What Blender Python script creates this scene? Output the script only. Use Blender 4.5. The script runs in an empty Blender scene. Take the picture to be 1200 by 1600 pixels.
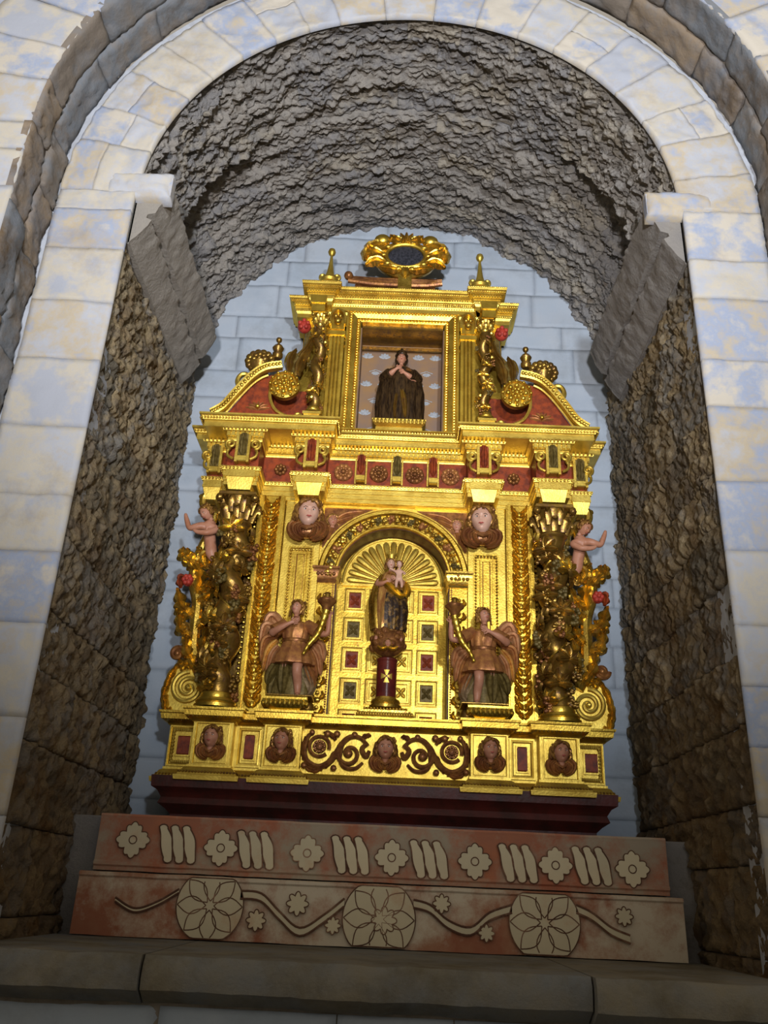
import bpy, math, random
import numpy as np
from mathutils import Vector, Matrix
random.seed(7)
PI = math.pi
S = bpy.context.scene
COL = S.collection

# ---------------------------------------------------------------- camera
cam_d = bpy.data.cameras.new('camera'); cam = bpy.data.objects.new('camera', cam_d); COL.objects.link(cam)
PITCH, YAW, ROLL = math.radians(24.0), math.radians(-0.82), math.radians(2.68)
F_PX = 1350.0
fw = Vector((math.sin(YAW)*math.cos(PITCH), math.cos(YAW)*math.cos(PITCH), math.sin(PITCH)))
rt = Vector((math.cos(YAW), -math.sin(YAW), 0)); upv = rt.cross(fw)
CR = math.cos(ROLL)*rt + math.sin(ROLL)*upv
CU = -math.sin(ROLL)*rt + math.cos(ROLL)*upv
EYE = Vector((0, -6, 1.6))
M = Matrix((CR, CU, -fw)).transposed().to_4x4(); M.translation = EYE
cam.matrix_world = M
cam_d.sensor_fit = 'VERTICAL'; cam_d.sensor_height = 36.0; cam_d.lens = 36.0*F_PX/1600.0
cam_d.clip_start = 0.05; cam_d.clip_end = 200
S.camera = cam

# ---------------------------------------------------------------- world and lights
W = bpy.data.worlds.new('world'); S.world = W; W.use_nodes = True
bg = W.node_tree.nodes['Background']
bg.inputs[0].default_value = (1.0, 0.90, 0.76, 1); bg.inputs[1].default_value = 0.40

def area(name, loc, target, size, power, col, size_y=None):
    d = bpy.data.lights.new(name, 'AREA'); d.energy = power; d.color = col; d.size = size
    if size_y: d.shape = 'RECTANGLE'; d.size_y = size_y
    o = bpy.data.objects.new(name, d); COL.objects.link(o); o.location = loc
    o.rotation_euler = (Vector(target)-Vector(loc)).to_track_quat('-Z', 'Y').to_euler()
    return o
def spot(name, loc, target, power, col, ang, blend=1.0, r=.25):
    d = bpy.data.lights.new(name, 'SPOT'); d.energy = power; d.color = col; d.spot_size = math.radians(ang); d.spot_blend = blend; d.shadow_soft_size = r
    o = bpy.data.objects.new(name, d); COL.objects.link(o); o.location = loc
    o.rotation_euler = (Vector(target)-Vector(loc)).to_track_quat('-Z', 'Y').to_euler()
    return o
spot('nave_window_light', (1.5, -11.0, 4.3), (0, 0, 7.0), 2900, (0.82, 0.89, 1.0), 62, 1.0, .22)
spot('vault_fill_light', (-0.2, -10.0, 1.3), (0, -.5, 7.6), 3700, (0.95, 0.93, 0.97), 60, 1.0, .25)  # low fill lamp, added to brighten the vault
spot('altar_spot_light', (1.2, -7.5, 4.4), (0, 0, 4.0), 190, (1.0, 0.84, 0.58), 34, 1.0, .25)
S.view_settings.view_transform = 'Standard'; S.view_settings.look = 'None'
S.view_settings.gamma = 1.0; S.view_settings.use_curve_mapping = False
S.view_settings.exposure = -0.05

# ---------------------------------------------------------------- helpers
def at(px, py, Y):
    """point of the plane y = Y seen at a pixel of the 1200x1600 photograph (used only to read off sizes)"""
    d = CR*((px-600)/F_PX) - CU*((py-800)/F_PX) + fw
    t = (Y-EYE.y)/d.y
    return EYE + d*t
def LP(px, py, Y):
    p = at(px, py, Y); return (abs(p.x)-0.01, p.z)

def tagit(o, label=None, cat=None, group=None, kind=None):
    if label: o['label'] = label
    if cat: o['category'] = cat
    if group: o['group'] = group
    if kind: o['kind'] = kind
    return o
def empty(name, loc, label=None, cat=None, group=None, kind=None, parent=None):
    o = bpy.data.objects.new(name, None); COL.objects.link(o); o.empty_display_size = 0.1
    o.location = loc
    if parent: o.parent = parent; o.location = Vector(loc)-wloc(parent)
    return tagit(o, label, cat, group, kind)
def wloc(p):
    v = Vector((0, 0, 0))
    while p: v += p.location; p = p.parent
    return v
def copy_tree(o, parent=None):
    c = o.copy(); COL.objects.link(c); c.parent = parent
    for ch in list(o.children): copy_tree(ch, c)
    return c

class MB:
    def __init__(s): s.v = []; s.f = []; s.m = []; s.mi = 0; s.T = None
    def add(s, V, Fc, mi=None):
        b = len(s.v)
        if s.T is not None: V = [tuple(s.T @ Vector(q)) for q in V]
        s.v += [tuple(q) for q in V]
        s.f += [tuple(i+b for i in q) for q in Fc]
        s.m += [s.mi if mi is None else mi]*len(Fc)
        return s
    def box(s, x0, x1, y0, y1, z0, z1, bev=0.0, taper=0.0):
        if x0 > x1: x0, x1 = x1, x0
        if y0 > y1: y0, y1 = y1, y0
        b = min(bev, (x1-x0)*.45, (y1-y0)*.45, (z1-z0)*.45)
        if b <= 0:
            t = taper
            V = [(x0+t, y0+t, z0), (x1-t, y0+t, z0), (x1-t, y1, z0), (x0+t, y1, z0), (x0, y0, z1), (x1, y0, z1), (x1, y1, z1), (x0, y1, z1)]
            return s.add(V, [(3, 2, 1, 0), (4, 5, 6, 7), (0, 1, 5, 4), (1, 2, 6, 5), (2, 3, 7, 6), (3, 0, 4, 7)])
        V = []; F = []
        def ring(i, z):
            return [(x0+i, y0+i, z), (x1-i, y0+i, z), (x1-i, y1-i, z), (x0+i, y1-i, z)]
        V = ring(b, z0)+ring(0, z0+b)+ring(0, z1-b)+ring(b, z1)
        F = [(3, 2, 1, 0), (12, 13, 14, 15)]
        for k in range(3):
            for i in range(4):
                a = 4*k+i; c = 4*k+(i+1) % 4; F.append((a, c, c+4, a+4))
        return s.add(V, F)
    def lathe(s, prof, n=20, c=(0, 0, 0), fold=None, sx=1, sy=1, a0=0, a1=2*PI, capped=True):
        V = []; F = []; full = abs(a1-a0-2*PI) < 1e-6; m = n if full else n+1
        for k, (r, z) in enumerate(prof):
            for i in range(m):
                a = a0+(a1-a0)*i/n
                rr = r*(fold(a, z) if fold else 1)
                V.append((c[0]+rr*math.cos(a)*sx, c[1]+rr*math.sin(a)*sy, c[2]+z))
        for k in range(len(prof)-1):
            for i in range(n):
                j = (i+1) % m; F.append((k*m+i, k*m+j, (k+1)*m+j, (k+1)*m+i))
        if full and capped:
            F.append(tuple(range(m))[::-1]); F.append(tuple((len(prof)-1)*m+i for i in range(m)))
        return s.add(V, F)
    def sphere(s, c, r, n=10, k=7, sc=(1, 1, 1)):
        V = [(c[0], c[1], c[2]-r*sc[2])]; F = []
        for j in range(1, k):
            t = PI*j/k
            for i in range(n):
                a = 2*PI*i/n
                V.append((c[0]+r*sc[0]*math.sin(t)*math.cos(a), c[1]+r*sc[1]*math.sin(t)*math.sin(a), c[2]-r*sc[2]*math.cos(t)))
        V.append((c[0], c[1], c[2]+r*sc[2])); L = len(V)-1
        for i in range(n):
            F.append((0, 1+(i+1) % n, 1+i)); F.append((L, L-n+i, L-n+(i+1) % n))
        for j in range(k-2):
            for i in range(n):
                a = 1+j*n+i; b = 1+j*n+(i+1) % n; F.append((a, b, b+n, a+n))
        return s.add(V, F)
    def tube(s, pts, r, n=8, flat=1.0):
        pts = [Vector(p) for p in pts]; m = len(pts)
        rs = r if isinstance(r, (list, tuple)) else [r]*m
        V = []; F = []; prev = None
        for i, p in enumerate(pts):
            d = (pts[min(i+1, m-1)]-pts[max(i-1, 0)]).normalized()
            if prev is None:
                ref = Vector((0, -1, 0)) if abs(d.y) < .9 else Vector((1, 0, 0))
                prev = (ref-d*ref.dot(d)).normalized()
            else:
                q = prev-d*prev.dot(d); prev = q.normalized() if q.length > 1e-6 else prev
            bb = d.cross(prev)
            for k in range(n):
                a = 2*PI*k/n; V.append(p+prev*(rs[i]*math.cos(a)*flat)+bb*(rs[i]*math.sin(a)))
        for i in range(m-1):
            for k in range(n):
                a = i*n+k; b = i*n+(k+1) % n; F.append((a, b, b+n, a+n))
        F.append(tuple(range(n))[::-1]); F.append(tuple((m-1)*n+k for k in range(n)))
        return s.add(V, F)
    def sweep(s, prof, path, closed=False):
        """profile [(out,z)] along path [(x,y)], outward is to the right of travel = -y when going +x"""
        P = [Vector(p) for p in path]; m = len(P); N = []
        for i in range(m):
            ns = []
            for a, b in ((i-1, i), (i, i+1)):
                if closed: a %= m; b %= m
                if 0 <= a < m and 0 <= b < m and a != b:
                    d = (P[b]-P[a]).normalized(); ns.append(Vector((d.y, -d.x)))
            if len(ns) == 2:
                n = (ns[0]+ns[1])/(1+ns[0].dot(ns[1]))
            else: n = ns[0]
            N.append(n)
        k = len(prof); V = []; F = []
        for i in range(m):
            for (o, z) in prof: V.append((P[i].x+N[i].x*o, P[i].y+N[i].y*o, z))
        for i in range(m if closed else m-1):
            j = (i+1) % m
            for q in range(k-1): F.append((i*k+q, j*k+q, j*k+q+1, i*k+q+1))
        if not closed: F.append(tuple(range(k))[::-1]); F.append(tuple((m-1)*k+q for q in range(k)))
        return s.add(V, F)
    def sweep_xz(s, prof, path, y0, closed=False):
        """frame moulding in the XZ plane: profile [(in-plane outward, towards viewer)]"""
        P = [Vector(p) for p in path]; m = len(P); V = []; F = []; k = len(prof)
        for i in range(m):
            ns = []
            for a, b in ((i-1, i), (i, i+1)):
                if closed: a %= m; b %= m
                if 0 <= a < m and 0 <= b < m and (P[b]-P[a]).length > 1e-9:
                    d = (P[b]-P[a]).normalized(); ns.append(Vector((-d.y, d.x)))
            n = (ns[0]+ns[1])/max(.3, 1+ns[0].dot(ns[1])) if len(ns) == 2 else ns[0]
            for (o, h) in prof: V.append((P[i].x+n.x*o, y0-h, P[i].y+n.y*o))
        for i in range(m if closed else m-1):
            j = (i+1) % m
            for q in range(k-1): F.append((i*k+q, i*k+q+1, j*k+q+1, j*k+q))
        if not closed: F.append(tuple(range(k))); F.append(tuple((m-1)*k+q for q in range(k))[::-1])
        return s.add(V, F)
    def frame(s, x0, x1, z0, z1, y0, prof):
        return s.sweep_xz(prof, [(x0, z0), (x0, z1), (x1, z1), (x1, z0)], y0, closed=True)
    def prism(s, pts, y0, y1):
        """polygon in XZ extruded along y (y0 = back, y1 = front)"""
        n = len(pts)
        V = [(x, y1, z) for x, z in pts]+[(x, y0, z) for x, z in pts]
        F = [tuple(range(n)), tuple(range(2*n-1, n-1, -1))]+[(i, i+n, (i+1) % n+n, (i+1) % n) for i in range(n)]
        return s.add(V, F)
    def leaf(s, pts, w, y0, h=.03, lobes=4, deep=.35, n=None):
        """carved acanthus leaf lying along a 2D path in XZ, edges at y0, midrib raised towards -y"""
        pts = smooth2(pts, n or 14); m = len(pts); V = []; F = []
        for i in range(m):
            a = pts[max(i-1, 0)]; b = pts[min(i+1, m-1)]
            dx, dz = b[0]-a[0], b[1]-a[1]; L = math.hypot(dx, dz) or 1; nx, nz = -dz/L, dx/L
            t = i/(m-1)
            ww = w*(math.sin(PI*min(1, .12+.88*t))**.6 if t < .999 else .05)*(1-deep+deep*abs(math.cos(PI*lobes*t)))
            hh = h*(.5+.5*math.sin(PI*min(1, t*1.1)))
            for j, (q, e) in enumerate(((-1, 0), (-.55, .75), (-.15, .55), (0, 1.), (.15, .55), (.55, .75), (1, 0))):
                V.append((pts[i][0]+nx*ww*q, y0-hh*e, pts[i][1]+nz*ww*q))
        for i in range(m-1):
            for j in range(6): F.append((i*7+j, i*7+j+1, (i+1)*7+j+1, (i+1)*7+j))
            F.append((i*7, (i+1)*7, (i+1)*7+6, i*7+6))
        return s.add(V, F)
    def beads(s, p0, p1, n, r, sc=(1, 1, 1)):
        p0 = Vector(p0); p1 = Vector(p1)
        for i in range(n):
            s.sphere(p0+(p1-p0)*((i+.5)/n), r, 6, 4, sc)
        return s
    def build(s, name, mats, parent=None, smooth=True, local=False, label=None, kind=None):
        me = bpy.data.meshes.new(name); me.from_pydata(s.v, [], s.f)
        for m in (mats if isinstance(mats, (list, tuple)) else [mats]): me.materials.append(m)
        me.polygons.foreach_set('material_index', s.m)
        me.validate()
        if smooth:
            me.polygons.foreach_set('use_smooth', [True]*len(me.polygons))
        me.update()
        if smooth and smooth != 'all':
            me.set_sharp_from_angle(angle=math.radians(38))
        o = bpy.data.objects.new(name, me); COL.objects.link(o)
        if parent:
            o.parent = parent
            if not local: o.location = -wloc(parent)
        tagit(o, label, kind=kind)
        return o

def smooth2(pts, n):
    """Catmull-Rom through 2D or 3D points"""
    P = [tuple(p) for p in pts]
    if len(P) == 2: P = [P[0], tuple((a+b)/2 for a, b in zip(*P)), P[1]]
    out = []; k = len(P)-1
    for i in range(n):
        t = i/(n-1)*k; j = min(int(t), k-1); u = t-j
        a, b, c, d = P[max(j-1, 0)], P[j], P[j+1], P[min(j+2, k)]
        out.append(tuple(.5*(2*b[q]+(c[q]-a[q])*u+(2*a[q]-5*b[q]+4*c[q]-d[q])*u*u+(3*b[q]-a[q]-3*c[q]+d[q])*u**3) for q in range(len(b))))
    return out
def spiral(cx, cz, r0, r1, a0, turns, n=40):
    return [(cx+(r0+(r1-r0)*i/(n-1))*math.cos(a0+2*PI*turns*i/(n-1)), cz+(r0+(r1-r0)*i/(n-1))*math.sin(a0+2*PI*turns*i/(n-1))) for i in range(n)]
def xyz(pts, y): return [(p[0], y, p[1]) for p in pts]
def mir(pts, sx): return [(p[0]*sx,)+tuple(p[1:]) for p in pts]
def rpath(steps, yback=.5):
    """broken-front path, left to right; steps [(x_end, y_front)] from the centre outwards"""
    R = []; px = None
    for i, (x, y) in enumerate(steps):
        if i > 0: R.append((steps[i-1][0], y))
        R.append((x, y))
    R.append((steps[-1][0], yback))
    return [(-x, y) for x, y in R[::-1]]+R

# ---------------------------------------------------------------- noise
def _hash(ix, iy, iz, seed):
    h = (ix*374761393+iy*668265263+iz*2147483647+seed*1274126177) & 0xffffffff
    h = ((h ^ (h >> 13))*1274126177) & 0xffffffff
    h = (h ^ (h >> 16)) & 0xffffffff
    return h/4294967295.0
def vnoise(x, y, z, seed=0):
    ix = np.floor(x).astype(np.int64); iy = np.floor(y).astype(np.int64); iz = np.floor(z).astype(np.int64)
    fx, fy, fz = x-ix, y-iy, z-iz
    fx = fx*fx*(3-2*fx); fy = fy*fy*(3-2*fy); fz = fz*fz*(3-2*fz)
    r = 0
    for a in (0, 1):
        for b in (0, 1):
            for c in (0, 1):
                r = r+_hash(ix+a, iy+b, iz+c, seed)*(fx if a else 1-fx)*(fy if b else 1-fy)*(fz if c else 1-fz)
    return r*2-1
def fbm(x, y, z, oct=4, seed=0, gain=.55):
    r = 0; a = 1; t = 0
    for k in range(oct):
        r = r+a*vnoise(x, y, z, seed+k*17); t += a; a *= gain; x = x*2.03; y = y*2.03; z = z*2.03
    return r/t
def cells(x, y, z, seed=0):
    """F2-F1 cellular noise: ridged lumps"""
    ix = np.floor(x).astype(np.int64); iy = np.floor(y).astype(np.int64); iz = np.floor(z).astype(np.int64)
    d1 = np.full(x.shape, 9.); d2 = np.full(x.shape, 9.)
    for a in (-1, 0, 1):
        for b in (-1, 0, 1):
            for c in (-1, 0, 1):
                jx, jy, jz = ix+a, iy+b, iz+c
                d = (jx+_hash(jx, jy, jz, seed)-x)**2+(jy+_hash(jx, jy, jz, seed+1)-y)**2+(jz+_hash(jx, jy, jz, seed+2)-z)**2
                d2 = np.minimum(d2, np.maximum(d1, d)); d1 = np.minimum(d1, d)
    return np.sqrt(d2)-np.sqrt(d1)

# ---------------------------------------------------------------- materials
def new_mat(name):
    m = bpy.data.materials.new(name); m.use_nodes = True
    return m, m.node_tree.nodes, m.node_tree.links, m.node_tree.nodes['Principled BSDF']
def ramp(N, stops, interp='LINEAR'):
    r = N.new('ShaderNodeValToRGB'); e = r.color_ramp; e.interpolation = interp
    while len(e.elements) < len(stops): e.elements.new(.5)
    for q, (p, c) in zip(e.elements, stops): q.position = p; q.color = (c[0], c[1], c[2], 1)
    return r
def srgb(r, g, b):
    f = lambda c: (c/255)/12.92 if c/255 <= .04045 else ((c/255+.055)/1.055)**2.4
    return (f(r), f(g), f(b))
def paint(name, c1, c2=None, scale=8, rough=.5, metal=0, bump=.3, bscale=60, thr=(.4, .62), dist=.004, spec=.22, stretch=None):
    m, N, L, B = new_mat(name); c2 = c2 or c1
    tc = N.new('ShaderNodeTexCoord'); mp = N.new('ShaderNodeMapping')
    if stretch: mp.inputs['Scale'].default_value = stretch
    g = N.new('ShaderNodeNewGeometry'); L.new(g.outputs['Position'], mp.inputs[0])
    n = N.new('ShaderNodeTexNoise'); n.inputs['Scale'].default_value = scale; n.inputs['Detail'].default_value = 6; n.inputs['Roughness'].default_value = .65
    L.new(mp.outputs[0], n.inputs['Vector'])
    r = ramp(N, [(thr[0], c1), (thr[1], c2)]); L.new(n.outputs[0], r.inputs[0]); L.new(r.outputs[0], B.inputs['Base Color'])
    B.inputs['Roughness'].default_value = rough; B.inputs['Metallic'].default_value = metal
    B.inputs['Specular IOR Level'].default_value = spec
    if bump:
        b = N.new('ShaderNodeTexNoise'); b.inputs['Scale'].default_value = bscale; b.inputs['Detail'].default_value = 5
        L.new(mp.outputs[0], b.inputs['Vector'])
        bm = N.new('ShaderNodeBump'); bm.inputs['Strength'].default_value = bump; bm.inputs['Distance'].default_value = dist
        L.new(b.outputs[0], bm.inputs['Height']); L.new(bm.outputs[0], B.inputs['Normal'])
    return m
def gilt(name, c1, c2, wear, wt=(.60, .70), rough=.3, metal=.9, bump=.35):
    """water gilding: two golds, worn through to bole"""
    m, N, L, B = new_mat(name)
    g = N.new('ShaderNodeNewGeometry')
    n = N.new('ShaderNodeTexNoise'); n.inputs['Scale'].default_value = 9; n.inputs['Detail'].default_value = 5
    n2 = N.new('ShaderNodeTexNoise'); n2.inputs['Scale'].default_value = 26; n2.inputs['Detail'].default_value = 8; n2.inputs['Roughness'].default_value = .7
    b = N.new('ShaderNodeTexNoise'); b.inputs['Scale'].default_value = 70; b.inputs['Detail'].default_value = 4
    for q in (n, n2, b): L.new(g.outputs['Position'], q.inputs['Vector'])
    r = ramp(N, [(.35, c1), (.65, c2)]); L.new(n.outputs[0], r.inputs[0])
    k = ramp(N, [(wt[0], (0, 0, 0)), (wt[1], (1, 1, 1))]); L.new(n2.outputs[0], k.inputs[0])
    mx = N.new('ShaderNodeMix'); mx.data_type = 'RGBA'; L.new(k.outputs[0], mx.inputs[0]); L.new(r.outputs[0], mx.inputs[6]); mx.inputs[7].default_value = (*wear, 1)
    L.new(mx.outputs[2], B.inputs['Base Color'])
    ma = N.new('ShaderNodeMapRange'); L.new(k.outputs[0], ma.inputs[0]); ma.inputs[3].default_value = metal; ma.inputs[4].default_value = metal*.3
    L.new(ma.outputs[0], B.inputs['Metallic'])
    rr = N.new('ShaderNodeMapRange'); L.new(n2.outputs[0], rr.inputs[0]); rr.inputs[3].default_value = rough-.1; rr.inputs[4].default_value = rough+.14
    L.new(rr.outputs[0], B.inputs['Roughness'])
    bm = N.new('ShaderNodeBump'); bm.inputs['Strength'].default_value = bump; bm.inputs['Distance'].default_value = .004
    L.new(b.outputs[0], bm.inputs['Height']); L.new(bm.outputs[0], B.inputs['Normal'])
    return m
def stone_mat(name, pal, dirt, dirt_thr=(.5, .7), scale=5, rough=.9, bump=.6, bscale=22, dist=.012, vor=0, pits=0, zwarm=None):
    """per-block tone from Object Info random, mottled by noise, stained by a second noise"""
    m, N, L, B = new_mat(name)
    g = N.new('ShaderNodeNewGeometry'); oi = N.new('ShaderNodeObjectInfo')
    r = ramp(N, [(i/(len(pal)-1), c) for i, c in enumerate(pal)])
    n = N.new('ShaderNodeTexNoise'); n.inputs['Scale'].default_value = scale; n.inputs['Detail'].default_value = 8; n.inputs['Roughness'].default_value = .62
    L.new(g.outputs['Position'], n.inputs['Vector'])
    ad = N.new('ShaderNodeMath'); ad.operation = 'MULTIPLY_ADD'; L.new(n.outputs[0], ad.inputs[0]); ad.inputs[1].default_value = 1.3; ad.inputs[2].default_value = -.65
    a2 = N.new('ShaderNodeMath'); a2.operation = 'ADD'; L.new(oi.outputs['Random'], a2.inputs[0]); L.new(ad.outputs[0], a2.inputs[1])
    L.new(a2.outputs[0], r.inputs[0])
    d = N.new('ShaderNodeTexNoise'); d.inputs['Scale'].default_value = scale*.45; d.inputs['Detail'].default_value = 9; d.inputs['Roughness'].default_value = .7; d.noise_dimensions = '4D'; d.inputs['W'].default_value = 3.3
    L.new(g.outputs['Position'], d.inputs['Vector'])
    dr = ramp(N, [(dirt_thr[0], (0, 0, 0)), (dirt_thr[1], (1, 1, 1))]); L.new(d.outputs[0], dr.inputs[0])
    fac = dr.outputs[0]
    if zwarm:                       # dim warm light low on the jambs, put into the stone colour
        sp = N.new('ShaderNodeSeparateXYZ'); L.new(g.outputs['Position'], sp.inputs[0])
        mr = N.new('ShaderNodeMapRange'); mr.inputs[1].default_value = zwarm[0]; mr.inputs[2].default_value = zwarm[1]; mr.inputs[3].default_value = zwarm[2]; mr.inputs[4].default_value = -.1
        L.new(sp.outputs[2], mr.inputs[0])
        q = N.new('ShaderNodeMath'); q.operation = 'ADD'; q.use_clamp = True; L.new(dr.outputs[0], q.inputs[0]); L.new(mr.outputs[0], q.inputs[1]); fac = q.outputs[0]
    mx = N.new('ShaderNodeMix'); mx.data_type = 'RGBA'; L.new(fac, mx.inputs[0]); L.new(r.outputs[0], mx.inputs[6]); mx.inputs[7].default_value = (*dirt, 1)
    L.new(mx.outputs[2], B.inputs['Base Color']); B.inputs['Roughness'].default_value = rough; B.inputs['Specular IOR Level'].default_value = .25
    b = N.new('ShaderNodeTexNoise'); b.inputs['Scale'].default_value = bscale; b.inputs['Detail'].default_value = 9; b.inputs['Roughness'].default_value = .68
    L.new(g.outputs['Position'], b.inputs['Vector'])
    bm = N.new('ShaderNodeBump'); bm.inputs['Strength'].default_value = bump; bm.inputs['Distance'].default_value = dist
    L.new(b.outputs[0], bm.inputs['Height']); L.new(bm.outputs[0], B.inputs['Normal'])
    return m

GOLD = gilt('gilding', (.76, .52, .075), (.54, .33, .04), (.22, .07, .018), (.60, .72))
GOLD2 = gilt('carved_gilding', (.74, .50, .085), (.46, .28, .04), (.17, .055, .014), (.55, .68), rough=.26)
GOLDP = gilt('pale_gilding', (.74, .54, .10), (.56, .37, .055), (.28, .12, .03), (.62, .74), rough=.40, metal=.85)
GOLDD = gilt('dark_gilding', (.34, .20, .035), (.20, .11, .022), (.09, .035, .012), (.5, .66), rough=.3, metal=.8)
RED = paint('red_bole_paint', (.28, .050, .014), (.13, .026, .012), 18, .45)
REDB = paint('bright_red_paint', (.42, .05, .03), (.30, .03, .02), 18, .4)
BROWN = paint('brown_polychromy', (.15, .055, .020), (.30, .13, .035), 22, .32, metal=.45)
WINGB = gilt('brown_gilt_wing', (.34, .15, .045), (.22, .085, .03), (.12, .035, .015), (.5, .66), rough=.28, metal=.55)
RUST = paint('rust_polychromy', (.26, .10, .038), (.40, .18, .05), 22, .42, metal=.4)
GREEN = paint('dark_green_polychromy', (.085, .058, .014), (.17, .12, .035), 30, .45, metal=.2)
PINKISH = paint('pink_polychromy', (.44, .22, .10), (.34, .14, .05), 20, .42, metal=.3)
SKIN = paint('flesh_paint', (.58, .36, .27), (.50, .28, .19), 9, .35, bump=.08)
SKIND = paint('tan_flesh_paint', (.44, .21, .13), (.36, .15, .08), 12, .4, bump=.1)
HAIR = paint('hair_paint', (.15, .06, .02), (.36, .19, .04), 30, .32, metal=.5)
EYEM = paint('eye_paint', (.03, .02, .018), None, 5, .3, bump=0)
EYEW = paint('eye_white_paint', (.62, .55, .48), None, 5, .3, bump=0)
LIP = paint('lip_paint', (.42, .10, .08), None, 5, .4, bump=0)
MAROON = paint('maroon_plinth_and_niche_shade', (.085, .016, .012), (.035, .014, .010), 5, .42, bump=.5, bscale=30, thr=(.4, .65))
BLACK = paint('black_velvet_paint', (.012, .013, .017), (.04, .04, .05), 60, .7)
ROBE = paint('dark_habit_paint', (.020, .011, .006), (.075, .042, .016), 18, .3, metal=.3, stretch=(3, 3, .6))
NAVY = paint('dark_blue_mantle_paint', (.028, .016, .010), (.26, .14, .03), 26, .4, metal=.2, thr=(.5, .66))
URN = paint('oxblood_drum_paint', (.12, .018, .012), (.07, .012, .01), 12, .25, bump=.1)
# brocade behind the upper statue
def brocade():
    m, N, L, B = new_mat('brocade_cloth')
    B.inputs['Base Color'].default_value = (.23, .13, .06, 1); B.inputs['Roughness'].default_value = .55
    g = N.new('ShaderNodeNewGeometry'); n = N.new('ShaderNodeTexNoise'); n.inputs['Scale'].default_value = 7; L.new(g.outputs['Position'], n.inputs['Vector'])
    r = ramp(N, [(.35, (.27, .15, .06)), (.65, (.20, .13, .09))]); L.new(n.outputs[0], r.inputs[0]); L.new(r.outputs[0], B.inputs['Base Color'])
    return m
BROC = brocade()
SILK = paint('pale_blue_silk_thread', (.36, .38, .40), (.26, .27, .28), 60, .5)

ST_JAMB = stone_mat('hewn_jamb_stone', [srgb(112, 104, 88), srgb(152, 134, 102), srgb(130, 126, 118), srgb(164, 144, 108), srgb(122, 110, 92)], srgb(112, 84, 48), (.50, .72), 6, bump=1.0, bscale=34, dist=.035, zwarm=(1.4, 4.6, .45))
ST_VAULT = stone_mat('rubble_vault_stone', [srgb(162, 156, 148), srgb(180, 172, 160), srgb(150, 147, 145), srgb(184, 174, 156)], srgb(128, 112, 90), (.60, .74), 9, bump=1.0, bscale=42, dist=.05)
ST_PALE = stone_mat('pale_ashlar', [srgb(160, 163, 170), srgb(182, 174, 157), srgb(168, 170, 175), srgb(176, 163, 139), srgb(146, 155, 173), srgb(184, 176, 161)], srgb(158, 144, 122), (.56, .80), 5, bump=.35, bscale=16, dist=.012)
ST_BACK = stone_mat('whitewashed_back_wall', [srgb(156, 166, 176), srgb(166, 174, 182), srgb(160, 170, 180), srgb(164, 171, 178)], srgb(138, 144, 148), (.50, .75), 4, bump=.35, bscale=12, dist=.01)
ST_REV = stone_mat('weathered_reveal_stone', [srgb(120, 110, 98), srgb(112, 116, 120), srgb(132, 116, 96), srgb(110, 112, 116)], srgb(92, 74, 50), (.54, .68), 3.5, bump=.6, bscale=18, dist=.015)
ST_IMP = stone_mat('grey_impost_stone', [srgb(122, 118, 114), srgb(140, 134, 124)], srgb(98, 88, 74), (.55, .7), 8, bump=.8, bscale=40, dist=.012)
ST_ALT = stone_mat('altar_slab_stone', [srgb(108, 112, 116), srgb(128, 120, 102), srgb(116, 118, 118)], srgb(84, 74, 50), (.45, .7), 5, bump=.8, bscale=45, dist=.01)
MORTAR = paint('lime_mortar', srgb(128, 120, 108), srgb(108, 100, 88), 8, .95, bump=.6, bscale=30, dist=.01)
MORTW = paint('pale_mortar', srgb(176, 180, 186), srgb(160, 162, 166), 8, .95, bump=.4, bscale=30, dist=.006)
PL_RED = stone_mat('ochre_red_plaster', [srgb(184, 100, 66), srgb(158, 104, 80), srgb(178, 112, 76)], srgb(160, 146, 124), (.47, .60), 4.5, bump=.3, bscale=26, dist=.006)
PL_PALE = stone_mat('worn_pale_plaster', [srgb(176, 140, 108), srgb(150, 96, 72), srgb(168, 130, 98)], srgb(196, 182, 158), (.46, .58), 3.6, bump=.3, bscale=26, dist=.006)
MOTIF = stone_mat('cream_motif_paint', [srgb(206, 192, 158), srgb(192, 180, 150)], srgb(186, 150, 116), (.54, .74), 8, bump=.15, bscale=30, dist=.003)
LINE = stone_mat('dark_motif_line', [srgb(80, 54, 42), srgb(98, 70, 52)], srgb(150, 116, 92), (.50, .66), 9, bump=0)

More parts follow.
